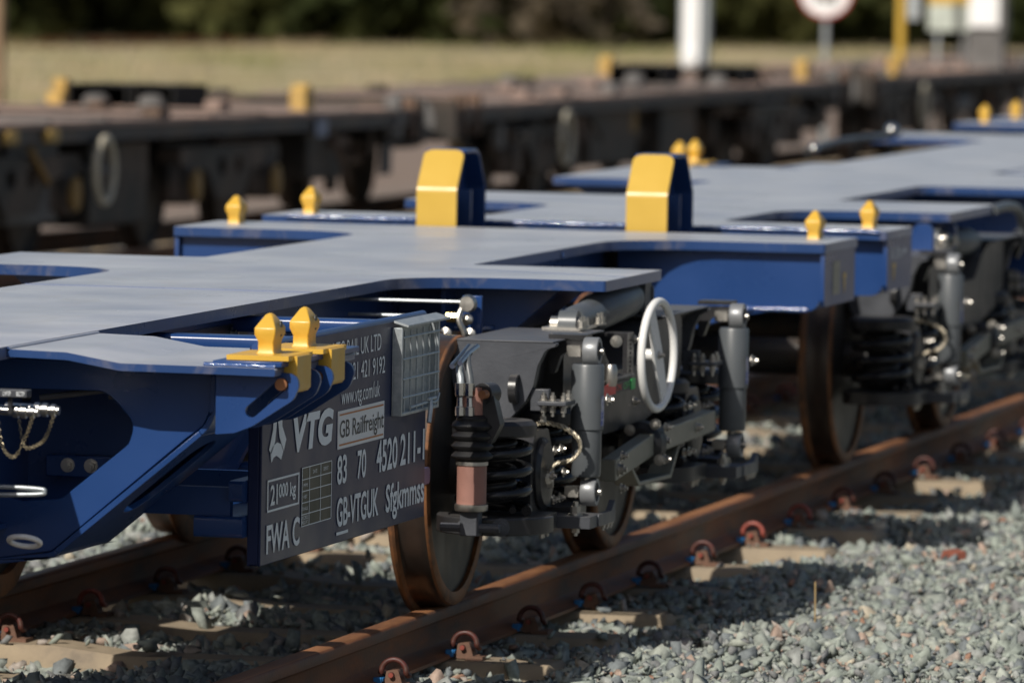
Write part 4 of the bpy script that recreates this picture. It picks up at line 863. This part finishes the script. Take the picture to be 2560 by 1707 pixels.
# things inside the left opening: test-point plate, couplings on chains, grab handle, white ring
tpn = G(); tpn.box(-3.0, -2.955, 0.178, 0.60, 0.884, 0.904); tb = obj("test_point_plate", tpn, FRAME, A, bev=0.002)
text("lettering", "LWTP", 0.244, 0.222, 0.888, 0.012, LET, tb, y=-3.002, face='X'); text("lettering", "BCTP", 0.206, 0.184, 0.888, 0.012, LET, tb, y=-3.002, face='X')
g = G(); g.box(-2.985, -2.97, 0.225, 0.235, 0.84, 0.884); obj("plate_stay", g, BLACK, tb)
for q, (x_, yend) in enumerate(((-2.95, 0.160), (-2.86, 0.128))):
    g = G(); g.lathe([(0.0, 0.0), (0.012, 0.0), (0.012, 0.008), (0.017, 0.010), (0.017, 0.022), (0.013, 0.024), (0.013, 0.030), (0.019, 0.032), (0.019, 0.046), (0.014, 0.048), (0.014, 0.052), (0.019, 0.054), (0.019, 0.068), (0.014, 0.07), (0.014, 0.15), (0.0, 0.15)], (x_, yend, 0.843), (0, 1, 0.03), 20); cpz = obj("test_coupling", g, CHROME, A, smooth=30)
    g = G(); pc = smoothpath([(x_-0.02, yend+0.01, 0.83), (x_-0.03, yend+0.025, 0.78), (x_-0.03, yend+0.055-0.01*q, 0.725+0.03*q), (x_-0.02, yend+0.09, 0.745), (x_, yend+0.115, 0.825)], 9)
    for i in range(0, len(pc)-2, 1):
        d = (pc[i+1]-pc[i]); u_, v_ = g.frame_of(d); ax_ = u_ if i % 2 else v_; cc = (pc[i]+pc[i+1])/2
        g.ring(cc, ax_, 0.0046, 0.0010, 8, 4)
    obj("chain", g, CHAIN, cpz)
g = G(); g.tube(smoothpath([(-2.9, 0.62, 0.628), (-2.9, 0.30, 0.636), (-2.9, 0.170, 0.634), (-2.9, 0.156, 0.627), (-2.9, 0.170, 0.620), (-2.9, 0.30, 0.614), (-2.9, 0.62, 0.600)], 6), 0.0065, 10); obj("grab_handle", g, GALV, A, smooth=50)
g = G(); g.ring((-2.80, 0.238, 0.483), (0.42, 0.0, 1), 0.042, 0.0075, 40, 10); obj("white_ring", g, WHITE, A, smooth=60)
g = G(); g.box(-2.20, -2.14, 0.12, 0.36, 0.615, 0.675); bkt = obj("bolted_bracket", g, BLUE, A, bev=0.004); bl = Bolts(); bl.bolt((-2.20, 0.295, 0.648), (-1, 0, 0), 0.014, 0.012); bl.bolt((-2.20, 0.228, 0.648), (-1, 0, 0), 0.014, 0.012); bl.bolt((-2.20, 0.16, 0.648), (-1, 0, 0), 0.014, 0.012); bolts(bl, ZINC, bkt)
g = G(); g.cyl((-2.4, 0.32, 0.88), (-2.35, 0.10, 0.905), 0.007, 8); g.cyl((-2.4, 0.32, 0.845), (-2.35, 0.14, 0.870), 0.009, 8); g.box(-2.36, -2.33, 0.115, 0.135, 0.845, 0.895); obj("conduit", g, FRAME, A)
g = G(); g.prism(fillet([(-1.95, 0.54), (0.0, 0.54), (0.0, 0.60), (-1.95, 0.60)], 0.012, 3), 'Y', -0.14, -0.10); g.prism(fillet([(-1.95, 0.44), (0.0, 0.44), (0.0, 0.50), (-1.95, 0.50)], 0.012, 3), 'Y', -0.14, 0.0); g.box(-1.93, -1.90, -0.10, 0.45, 0.50, 0.58); g.box(-1.3, -1.27, -0.10, 0.45, 0.50, 0.58); obj("panel_stay", g, BLUE, A)
g = G(); g.lathe([(0, 0), (0.12, 0.0), (0.17, 0.05), (0.17, 0.55), (0.12, 0.60), (0, 0.60)], (1.42, 1.62, 0.66), (1, 0, 0), 24); obj("shade_cylinder", g, BLACK, A, smooth=40)  # cylinder added to block sun falling on the ballast between the rails
bogie(A, 2.18, True, actuator=True, handbrake=True)
bogie(A, -7.6, False)

# ------------------------------------------------------------------ second wagon
B = thing("container_wagon", (9.01, 0.7525, 0), "blue container wagon with two bent yellow stop blocks, coupled behind the lettered one", "wagon", "blue container wagons on the near track")
g = G(); g.prism(deck_outline(6.58, 23.45, [(6.58, 7.15, 1.255, 0, 0.12), (8.58, 9.72, 1.165, 0.34, 0.03), (11.75, 13.7, 1.24, 0.10, 0.03), (19.55, 20.6, 1.165, 0.3, 0.03), (22.80, 23.45, 1.255, 0.34, 0)]), 'Z', ZD-0.035, ZD)
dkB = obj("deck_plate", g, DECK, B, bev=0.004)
weld(B, (6.575, -0.40, ZD-0.004), (6.575, 0.32, ZD-0.004), 0.008); weld(B, (6.575, 0.36, ZD-0.004), (6.575, 1.30, ZD-0.004), 0.008); weld(B, (6.575, 1.36, ZD-0.004), (6.575, 1.98, ZD-0.004), 0.008)
for yy in (0.43, 1.205):
    g = G(); g.prism([(6.65, ZD-0.035), (6.65, 0.80), (10.4, 0.80), (11.2, 0.50), (18.0, 0.50), (18.8, 0.80), (23.3, 0.80), (23.3, ZD-0.035)], 'Y', yy, yy+0.016); obj("spine_web", g, BLUE, B)
g = G(); g.prism([(6.65, 0.80), (10.4, 0.80), (11.2, 0.50), (18.0, 0.50), (18.8, 0.80), (23.3, 0.80), (23.3, 0.786), (18.81, 0.786), (18.01, 0.486), (11.19, 0.486), (10.39, 0.786), (6.65, 0.786)], 'Y', 0.40, 1.25); obj("spine_flange", g, BLUE, B)
for s in (-1, 1):
    ab = beam_arm(B, 6.64, 7.13, s); spigot(B, 6.88, YC+s*1.13, ZD)
    if s < 0:
        text("lettering", "8.18m", 6.70, 6.93, 0.885, 0.045, LET, ab, y=-0.4275)
        g = G(); g.add([(6.97, -0.4275, 0.892), (7.03, -0.4275, 0.908), (6.97, -0.4275, 0.924)], [(0, 1, 2)]); obj("arrow_mark", g, LET, ab, smooth=0)
        g = G(); X0 = 6.76; g.add([(X0-0.04, -0.4275, 0.845), (X0+0.04, -0.4275, 0.845), (X0+0.04, -0.4275, 0.868), (X0-0.04, -0.4275, 0.868), (X0-0.03, -0.4275, 0.84), (X0+0.03, -0.4275, 0.84), (X0, -0.4275, 0.79)], [(0,1,2,3), (4,6,5)]); obj("jacking_mark", g, YEL2, ab, smooth=0)
    beam_arm(B, 22.92, 23.38, s); spigot(B, 23.24, YC+s*1.13, ZD)
    g = G(); g.prism([(YC+s*0.4, ZD-0.036), (YC+s*1.2, ZD-0.036), (YC+s*0.85, 0.72), (YC+s*0.4, 0.66)], 'X', 11.95, 11.98); obj("cross_beam", g, BLUE, B)
    g = G(); g.prism([(YC+s*0.4, ZD-0.036), (YC+s*0.95, ZD-0.036), (YC+s*0.79, 0.815), (YC+s*0.4, 0.80)], 'X', 9.0, 9.45); obj("cross_beam", g, BLUE, B)
    outrigger(B, 14.15, s)
stop_block(B, 5.985, 1.148, 1.306); stop_block(B, 5.985, 0.320, 0.480)
g = G(); g.box(6.48, 6.64, 0.28, 1.36, 0.70, 0.80); obj("stop_carrier", g, BLUE, B, bev=0.003)
for q in (8.32, 8.86):   # hangers for the yaw damper
    g = G(); g.prism(fillet([(-0.24, ZD-0.036), (-0.29, ZD-0.036), (-0.31, 0.93), (-0.31, 0.84), (-0.26, 0.82), (-0.22, 0.84), (-0.22, 0.93)], 0.02, 3), 'X', q, q+0.05); hg = obj("damper_hanger", g, BLUE, B, bev=0.003)
g = G(); g.tube(smoothpath([(9.62, -0.34, 0.975), (9.85, -0.36, 0.985), (10.1, -0.37, 0.965), (10.25, -0.37, 0.90), (10.28, -0.37, 0.80)], 8), 0.022, 12); obj("air_hose", g, DGREY, B, smooth=60)
bogie(B, 9.01, True, yaw_dir=-1)
bogie(B, 19.68, False)
g = G(); g.tube(smoothpath([(16.2, 1.72, 1.005), (17.2, 1.74, 1.03), (18.4, 1.72, 1.03), (18.9, 1.72, 1.045)], 6), 0.022, 10); pz = obj("air_pipe", g, BLACK, B, smooth=50)
for q, r_ in (((16.3, 1.70, 1.02), 0.032), ((18.7, 1.72, 1.06), 0.042)):
    g = G(); g.lathe([(0.001, -r_), (r_*0.7, -r_*0.7), (r_, 0), (r_*0.7, r_*0.7), (0.001, r_)], q, (1, 0, 0), 16); obj("coupling_head", g, CHROME, pz, smooth=60)
g = G(); g.cyl((5.9, 0.7525, 0.62), (6.7, 0.7525, 0.62), 0.06, 16); g.box(5.3, 5.95, 0.62, 0.88, 0.54, 0.70); g.box(6.65, 7.3, 0.62, 0.88, 0.54, 0.70); obj("coupling_bar", g, BLACK, B, bev=0.006)

# ------------------------------------------------------------------ third wagon
Cw = thing("container_wagon", (26.4, 0.7525, 0), "farthest of the blue container wagons, cut off by the right edge of the picture", "wagon", "blue container wagons on the near track")
g = G(); g.prism(deck_outline(24.12, 34.0, [(24.12, 24.7, 1.255, 0, 0.12), (26.1, 27.2, 1.165, 0.34, 0.03)]), 'Z', ZD-0.035, ZD); obj("deck_plate", g, DECK, Cw, bev=0.004)
for s in (-1, 1): beam_arm(Cw, 24.18, 24.66, s); spigot(Cw, 24.42, YC+s*1.13, ZD)
g = G(); g.box(24.2, 33.9, 0.42, 1.22, 0.78, 0.96); obj("spine_box", g, BLUE, Cw)
bogie(Cw, 26.55, False)

# ================================================================== second track with weathered wagons
def z2(x):
    d = 0.0
    if x > 15: d = -0.011*(min(x, 34)-15)+0.055
    if x > 34: d += -0.004*(min(x, 90)-34)
    return d
T2 = 8.30; TC = T2+0.7525
track2 = holder("railway_track", (30, TC, -0.6), "structure")
rail(track2, T2, 4, 90, z2); rail(track2, T2+1.505, 4, 90, z2)
for nn in range(14, 95): dup(sl0, track2, (nn*0.9, TC, -0.28+z2(nn*0.9)-0.02))

def old_wagon(label, x0, x1, hand, spigs, holes, covers, off=2.1, box=None):
    xm = (x0+x1)/2; base = z2(xm); slope = (z2(x1)-z2(x0))/(x1-x0)
    W = thing("flat_wagon", (xm, TC, base), label, "wagon", "weathered flat wagons on the next track"); W.rotation_euler = (0, -math.atan(slope), 0)
    Z = lambda z: z+base
    n0 = TC-1.16; f0 = TC+1.25
    g = G(); g.box(x0, x1, n0, f0, Z(0.855), Z(0.89)); sp_ = obj("deck", g, BROWN, W)
    for k in range(int((x1-x0)/1.3)):
        g = G(); X = x0+0.5+k*1.3; g.box(X, X+0.10, n0+0.02, f0-0.02, Z(0.891), Z(0.905)); obj("deck_strap", g, random.choice([BROWN, OLDG, OLDB]), sp_)
    for a, wy in holes:      # open-fronted black pocket frames on the deck with a grey block inside
        g = G(); y0_ = n0+wy[0]; y1_ = n0+wy[1]; g.box(a, a+0.9, y0_, y0_+0.02, Z(0.892), Z(1.06)); g.box(a, a+0.9, y1_-0.02, y1_, Z(0.892), Z(1.06)); g.box(a, a+0.9, y0_+0.02, y1_-0.02, Z(1.045), Z(1.062)); g.box(a+0.85, a+0.9, y0_+0.02, y1_-0.02, Z(0.892), Z(1.045)); obj("pocket_frame", g, PIT, W)
        g = G(); ym_ = (y0_+y1_)/2; g.lathe([(0.0, 0), (0.10, 0), (0.09, 0.08), (0.04, 0.10), (0.0, 0.10)], (a-0.05, ym_, Z(0.892)), (0, 0, 1), 16); obj("pocket_block", g, OLDG, W)
    # sole bar, deeper in the middle
    g = G(); g.prism([(x0, Z(0.853)), (x1, Z(0.853)), (x1, Z(0.76)), (x0, Z(0.76))], 'Y', n0+0.02, n0+0.10); obj("sole_bar", g, OLDN, W)
    g = G(); g.prism([(x0, Z(0.853)), (x1, Z(0.853)), (x1, Z(0.62)), (x0, Z(0.62))], 'Y', f0-0.10, f0-0.02); obj("sole_bar", g, OLDB, W)
    g = G(); g.box(x0+0.1, x1-0.1, TC-0.3, TC+0.3, Z(0.55), Z(0.84)); obj("centre_sill", g, OLDB, W)
    for xe, sg in ((x0, -1), (x1, 1)):
        g = G(); g.box(xe-0.05, xe+0.05, n0, f0, Z(0.62), Z(0.95)); hb = obj("headstock", g, OLDB, W)
        for yy in (TC-0.87, TC+0.87):
            g = G(); g.lathe([(0.0, 0), (0.09, 0), (0.09, 0.25), (0.06, 0.25), (0.06, 0.33), (0.21, 0.34), (0.21, 0.37), (0.0, 0.38)], (xe+sg*0.05, yy, Z(0.78)), (sg, 0, 0), 18); obj("buffer", g, OLDG, hb)
    for bc in (x0+off, x1-off):
        for ax in (bc-1.05, bc+1.05):
            for yo, sg in ((T2-0.065, 1), (T2+1.57, -1)):
                g = G(); g.lathe([(0.0, 0.03), (0.15, 0.02), (0.36, 0.04), (0.40, 0.0), (0.43, 0.01), (0.43, 0.10), (0.46, 0.11), (0.46, 0.13), (0.0, 0.13)], (ax, yo, Z(0.43)), (0, sg, 0), 32); obj("wheel", g, OLDB, W, smooth=40)
            g = G(); g.box(ax-0.13, ax+0.13, T2-0.36, T2-0.15, Z(0.30), Z(0.56)); axb = obj("axlebox", g, OLDB, W, bev=0.02)
            if covers: g = G(); g.lathe([(0, 0), (0.09, 0), (0.11, 0.02), (0.11, 0.04), (0, 0.05)], (ax, T2-0.36, Z(0.43)), (0, -1, 0), 16); obj("axle_cover", g, OCHRE, axb)
            for dx in (-0.2, 0.2):
                g = G(); g.lathe([(0, 0), (0.07, 0), (0.07, 0.25), (0, 0.25)], (ax+dx, T2-0.25, Z(0.33)), (0, 0, 1), 12); obj("spring", g, OLDB, W)
        g = G(); g.prism(fillet([(bc-1.3, Z(0.56)), (bc-0.6, Z(0.52)), (bc-0.35, Z(0.32)), (bc+0.35, Z(0.32)), (bc+0.6, Z(0.52)), (bc+1.3, Z(0.56)), (bc+1.3, Z(0.68)), (bc-1.3, Z(0.68))], 0.05, 3), 'Y', T2-0.34, T2-0.18, holes=[[(bc+q+0.10*math.cos(t), Z(0.54)+0.07*math.sin(t)) for t in np.linspace(0, 2*PI, 12)[:-1]] for q in (-0.22, 0.22)]); obj("bogie_frame", g, OLDB, W)
    for X in hand:
        g = G(); g.ring((X, n0-0.04, Z(0.575)), (0, 1, 0), 0.205, 0.026, 36, 8); hw = obj("handwheel", g, CREAM, W, smooth=60)
        g = G(); g.cyl((X-0.2, n0-0.04, Z(0.575)), (X+0.2, n0-0.04, Z(0.575)), 0.012, 8); g.cyl((X, n0-0.04, Z(0.575)), (X, n0+0.15, Z(0.575)), 0.03, 10); obj("hub", g, OLDG, hw)
    for X, Y, kind in spigs:
        g = G()
        if kind == 'box': g.box(X-0.12, X+0.12, Y-0.06, Y+0.06, Z(0.886), Z(1.03)); g.prism([(X-0.12, Z(1.03)), (X+0.12, Z(1.03)), (X+0.05, Z(1.09)), (X-0.05, Z(1.09))], 'Y', Y-0.06, Y+0.06); obj("spigot", g, YOLD, W, bev=0.01)
        elif kind == 'pale': g.box(X-0.15, X+0.15, n0-0.012, n0, Z(0.72), Z(0.84)); obj("number_plate", g, PALEB, W)
        elif kind == 'tag': g.box(X-0.12, X+0.12, n0-0.03, n0+0.02, Z(0.77), Z(0.85)); obj("tie_bracket", g, YOLD, W, bev=0.01)
        elif kind == 'low': g.box(X-0.18, X+0.18, Y-0.06, Y+0.06, Z(0.886), Z(0.98)); g.box(X-0.05, X+0.10, Y-0.05, Y+0.05, Z(0.98), Z(1.08)); obj("spigot", g, YOLD, W, bev=0.01)
    for bx0, bx1, bz0, bz1, m_ in (box or []):
        g = G(); g.box(bx0, bx1, n0+0.12, n0+0.8, Z(bz0), Z(bz1)); obj("equipment_box", g, m_, W, bev=0.02)
    rr = random.Random(int(x0*10))
    for k in range(46):     # brake rigging, reservoirs, levers and brackets hung under the frame
        X = rr.uniform(x0+0.3, x1-0.3); g = G(); kind = rr.randrange(5); yy = n0+rr.uniform(0.02, 0.35); zt = rr.uniform(0.62, 0.76)
        if kind == 0: L_ = rr.uniform(0.2, 0.5); r_ = rr.uniform(0.06, 0.14); g.cyl((X-L_, yy+0.15, Z(0.52)), (X+L_, yy+0.15, Z(0.52)), r_, 14)
        elif kind == 1: h = rr.uniform(0.12, 0.34); g.box(X-0.09, X+0.09, yy, yy+0.06, Z(zt-h), Z(zt))
        elif kind == 2: g.cyl((X-0.25, yy, Z(zt)), (X+rr.uniform(-0.1, 0.5), yy, Z(zt-rr.uniform(0.15, 0.4))), 0.022, 8)
        elif kind == 3: g.box(X-0.25, X+0.25, yy, yy+0.12, Z(zt-0.1), Z(zt-0.02))
        else: g.cyl((X-0.8, yy, Z(0.70)), (X+0.8, yy, Z(0.70)), 0.02, 8)
        obj(["reservoir", "hanger", "brake_lever", "bracket", "brake_pipe"][kind], g, rr.choice([OLDB, OLDB, OLDG, RUSTO, OCHRE if kind in (1, 2) else OLDB]), W, bev=0.008 if kind in (1, 3) else 0)
    for k in range(16):     # fittings standing on the deck
        X = rr.uniform(x0+0.4, x1-0.4); Y = rr.uniform(n0+0.08, f0-0.1); g = G(); h = rr.uniform(0.03, 0.10); g.box(X-0.12, X+0.14, Y-0.06, Y+0.06, Z(0.89), Z(0.89+h)); obj("deck_fitting", g, rr.choice([OLDB, RUSTO, OLDG, BROWN]), W, bev=0.01)
    for xe, sg in ((x0, 1), (x1, -1)):    # end posts
        for q in (0.25, 0.75):
            g = G(); g.box(xe+sg*q-0.06, xe+sg*q+0.06, n0-0.01, n0+0.10, Z(0.66), Z(0.98)); obj("end_post", g, rr.choice([OLDG, RUSTO]), W, bev=0.015)
    return W
N0 = TC-1.16
old_wagon("weathered brown and black flat wagon at upper left with cream handwheel and dark deck openings", 17.6, 33.2, [24.4], [(31.2, TC+1.1, 'low'), (30.0, N0+0.12, 'box'), (30.1, 0, 'pale'), (22.4, 0, 'tag'), (23.3, 0, 'tag')], [(29.8, (1.35, 1.80)), (29.85, (1.02, 1.33))], True, off=5.3, box=[(18.5, 22.6, 0.30, 0.76, OLDB), (22.8, 23.9, 0.25, 0.76, OLDG), (24.6, 26.0, 0.20, 0.74, OLDB), (30.2, 31.2, 0.40, 0.76, OLDB)])
old_wagon("weathered dark flat wagon behind the two bent yellow stop blocks", 34.3, 51.0, [38.0], [(49.4, TC+0.95, 'box'), (50.0, N0+0.3, 'box')], [(46.0, (0.85, 1.35)), (46.4, (0.20, 0.60))], False, off=3.4, box=[(39.6, 41.5, 0.30, 0.76, OLDB), (42.5, 44.0, 0.25, 0.76, OLDB)])
old_wagon("weathered dark flat wagon at upper right beyond the row of blue wagons", 52.2, 69.0, [55.0], [(54.0, N0+0.12, 'low')], [], False)

# ================================================================== signs, posts and verge
def post(name, label, cat, x, y, zb, zt, r, mt, square=False):
    g = G()
    if square: g.box(x-r, x+r, y-r, y+r, zb, zt)
    else: g.cyl((x, y, zb), (x, y, zt), r, 16)
    return tag(obj(name, g, mt, None), label, cat)
SG = thing("round_sign", (62, 10.22, -0.6), "white round sign with red rim on a thin pole beyond the flat wagons", "sign")
g = G(); g.cyl((62, 10.22, -0.6), (62, 10.22, 1.6), 0.035, 12); obj("pole", g, GALV, SG)
g = G(); g.lathe([(0, 0), (0.30, 0), (0.31, 0.012), (0, 0.012)], (61.95, 10.22, 1.43), (-1, -0.15, 0), 40); pl = obj("disc", g, PLATEW, SG)
g = G(); g.lathe([(0.282, 0.013), (0.312, 0.013), (0.312, 0.02), (0.282, 0.02)], (61.95, 10.22, 1.43), (-1, -0.15, 0), 40, 0, True); obj("red_rim", g, RIM, SG)
g = G()
for k in (-0.09, 0.0, 0.09): g.box(61.92, 61.925, 10.19+k, 10.25+k, 1.30, 1.50)
obj("numerals", g, OLDG, SG)
SC = thing("white_column", (62, 11.6, -0.6), "broad white and grey column standing behind the dark flat wagon", "column")
g = G(); g.box(61.9, 62.1, 11.66, 11.85, -0.6, 3.2); g.cyl((61.9, 11.75, 0.66), (61.86, 11.75, 0.66), 0.10, 20); obj("front_board", g, PLATEW, SC, bev=0.01)
g = G(); g.box(62.0, 62.2, 11.58, 11.66, -0.6, 3.2); g.box(62.0, 62.2, 11.85, 11.91, -0.6, 3.2); obj("side_channel", g, GALV, SC, bev=0.01)
post("yellow_post", "slim yellow post in front of the notice boards at upper right", "post", 61, 9.18, -0.6, 2.6, 0.05, YEL2)
NB = thing("notice_board", (62.5, 8.85, -0.6), "pale green notice board with yellow top strip beside yellow post", "notice board")
PALEG = mat("pale_board", (0.46, 0.50, 0.44), 0.6)
g = G(); g.box(62.4, 62.45, 8.62, 9.12, 1.00, 1.30); obj("board", g, PALEG, NB, bev=0.005)
g = G(); g.box(62.4, 62.46, 8.60, 9.12, 1.302, 1.50); obj("top_strip", g, YEL2, NB)
g = G(); g.box(62.46, 62.5, 8.70, 8.74, -0.6, 1.5); g.box(62.46, 62.5, 9.0, 9.04, -0.6, 1.5); obj("leg", g, GALV, NB)
g = G(); g.box(62.4, 62.44, 9.22, 9.36, 1.12, 1.7); obj("side_leaf", g, GALV, NB)
WB = thing("white_cabinet", (61.5, 8.3, -0.6), "white cabinet face with dark edge right of the notice board", "cabinet")
g = G(); g.box(61.5, 61.8, 8.16, 8.50, 1.06, 2.0); obj("front", g, PLATEW, WB, bev=0.01)
g = G(); g.box(61.52, 61.85, 8.10, 8.16, 1.0, 2.0); g.box(61.55, 61.8, 8.12, 8.52, -0.6, 1.04); obj("stand", g, OLDG, WB)
post("wooden_post", "brown wooden post at the upper left edge", "post", 64, 20.62, -0.7, 3.0, 0.10, WOOD, True)

# cable trough and far rails beyond the wagons
FT = holder("cable_trough_route", (90, 33, -0.8), "structure")
def line_box(name, pts_, wdt, z0, z1, mt, parent):
    g = G(); (xa, ya), (xb, yb) = pts_; d = Vector((xb-xa, yb-ya, 0)).normalized(); nn_ = Vector((-d.y, d.x, 0))*wdt/2
    a, b_ = Vector((xa, ya, 0)), Vector((xb, yb, 0)); q = [a-nn_, b_-nn_, b_+nn_, a+nn_]
    g.add([(p.x, p.y, z0) for p in q]+[(p.x, p.y, z1) for p in q], [(0,3,2,1), (4,5,6,7), (0,1,5,4), (1,2,6,5), (2,3,7,6), (3,0,4,7)]); return obj(name, g, mt, parent)
line_box("trough_lids", [(131, 45), (186, 27)], 0.6, -0.8, -0.56, CONC, FT)
line_box("far_rail", [(126, 42), (176, 25)], 0.08, -0.8, -0.58, RUSTR, FT)
line_box("far_rail", [(127, 43.4), (177, 26.4)], 0.08, -0.8, -0.58, RUSTR, FT)

# dry grass on the verge
def blades(name, pts_, hmin, hmax, mt, lean=0.35):
    V = []; F = []
    for i, (x, y, z) in enumerate(pts_):
        h = random.uniform(hmin, hmax); a = random.uniform(0, 2*PI); wd = h*0.06; dx, dy = math.cos(a)*wd, math.sin(a)*wd; lx, ly = random.uniform(-lean, lean)*h, random.uniform(-lean, lean)*h
        o = len(V); V += [(x-dx, y-dy, z), (x+dx, y+dy, z), (x+lx, y+ly, z+h)]; F.append((o, o+1, o+2))
    me = bpy.data.meshes.new(name); me.from_pydata(V, [], F); me.materials.append(mt); ob = bpy.data.objects.new(name, me); COL.objects.link(ob); ob["kind"] = "stuff"; return ob
GRASS = mat("verge_grass", (0.19, 0.20, 0.065), 0.8, var=0.35, scale=0.4, col2=(0.42, 0.33, 0.21), mixs=0.16, thresh=(0.44, 0.56))
gp = []
while len(gp) < 22000:
    x = random.uniform(60, 150); y = random.uniform(21, 46)
    if False: continue
    if math.sin(x*0.31+y*0.5)+math.sin(y*0.9-x*0.13) > -0.4: gp.append((x, y, ground_z(x, y)-0.02))
blades("verge_grass", gp, 0.08, 0.28, GRASS)

# hedge and scrub closing the view
def leafmass(name, centres, n_per, size, mt):
    V = []; F = []
    for (cx, cy, cz, rx, ry, rz) in centres:
        for k in range(n_per):
            d = Vector((random.gauss(0, 1), random.gauss(0, 1), random.gauss(0, 1))).normalized(); r = random.uniform(0.25, 1.08)
            p = Vector((cx+d.x*rx*r, cy+d.y*ry*r, cz+d.z*rz*r))
            if p.z < -0.9: continue
            u_ = Vector((random.gauss(0, 1), random.gauss(0, 1), random.gauss(0, 1))).normalized(); v_ = u_.cross(d).normalized()*size*random.uniform(0.5, 1.2); u_ = u_*size*random.uniform(0.5, 1.2)
            o = len(V); V += [p-u_, p+v_, p+u_, p-v_]; F.append((o, o+1, o+2, o+3))
    me = bpy.data.meshes.new(name); me.from_pydata([tuple(v) for v in V], [], F); me.materials.append(mt); ob = bpy.data.objects.new(name, me); COL.objects.link(ob); ob["kind"] = "stuff"; return ob
HEDGE = mat("hedge_leaves", (0.022, 0.028, 0.010), 0.9, var=0.5, scale=0.3, col2=(0.062, 0.062, 0.022), mixs=0.25, spec=0.05)
SCRUB = mat("brown_scrub", (0.060, 0.046, 0.028), 0.8, var=0.4, scale=0.5)
cs = []; cb_ = []
for i in range(64):
    t = i/63; x = 118+60*t+random.uniform(-3, 3); y = 62-66*t+random.uniform(-2, 2); h = random.uniform(2.2, 4.2)
    cs.append((x+4, y+2, h*0.55-0.8, 3.2, 3.2, h))
for t in (0.445,):
    x = 116+60*t; y = 61-66*t; cb_.append((x, y, 0.4, 2.4, 2.6, 1.7))
leafmass("hedge", cs, 1500, 0.42, HEDGE); leafmass("scrub", cb_, 260, 0.30, SCRUB)

# ================================================================== small things on the ballast
g = G(); vs = [(0, 0, 0), (0.105, 0.005, 0), (0.10, 0.07, 0), (0.0, 0.065, 0), (0.012, 0.004, 0.055), (0.095, 0.0, 0.060), (0.09, 0.06, 0.052), (0.005, 0.062, 0.048)]
a = 0.7; vs = [(5.35+x*math.cos(a)-y*math.sin(a), -0.98+x*math.sin(a)+y*math.cos(a), -0.185+z) for x, y, z in vs]
g.add(vs, [(0,3,2,1), (4,5,6,7), (0,1,5,4), (1,2,6,5), (2,3,7,6), (3,0,4,7)]); tag(obj("brick_fragment", g, BRICK, None, bev=0.004), "broken red brick lying on the pale ballast", "brick")
g = G(); g.tube(smoothpath([(2.55, -0.93, -0.20), (2.55, -0.93, -0.12), (2.57, -0.925, -0.02)], 5), [0.0028]*11, 5); tag(obj("dry_stem", g, STRAW, None), "thin dry plant stem standing up from the ballast", "plant")
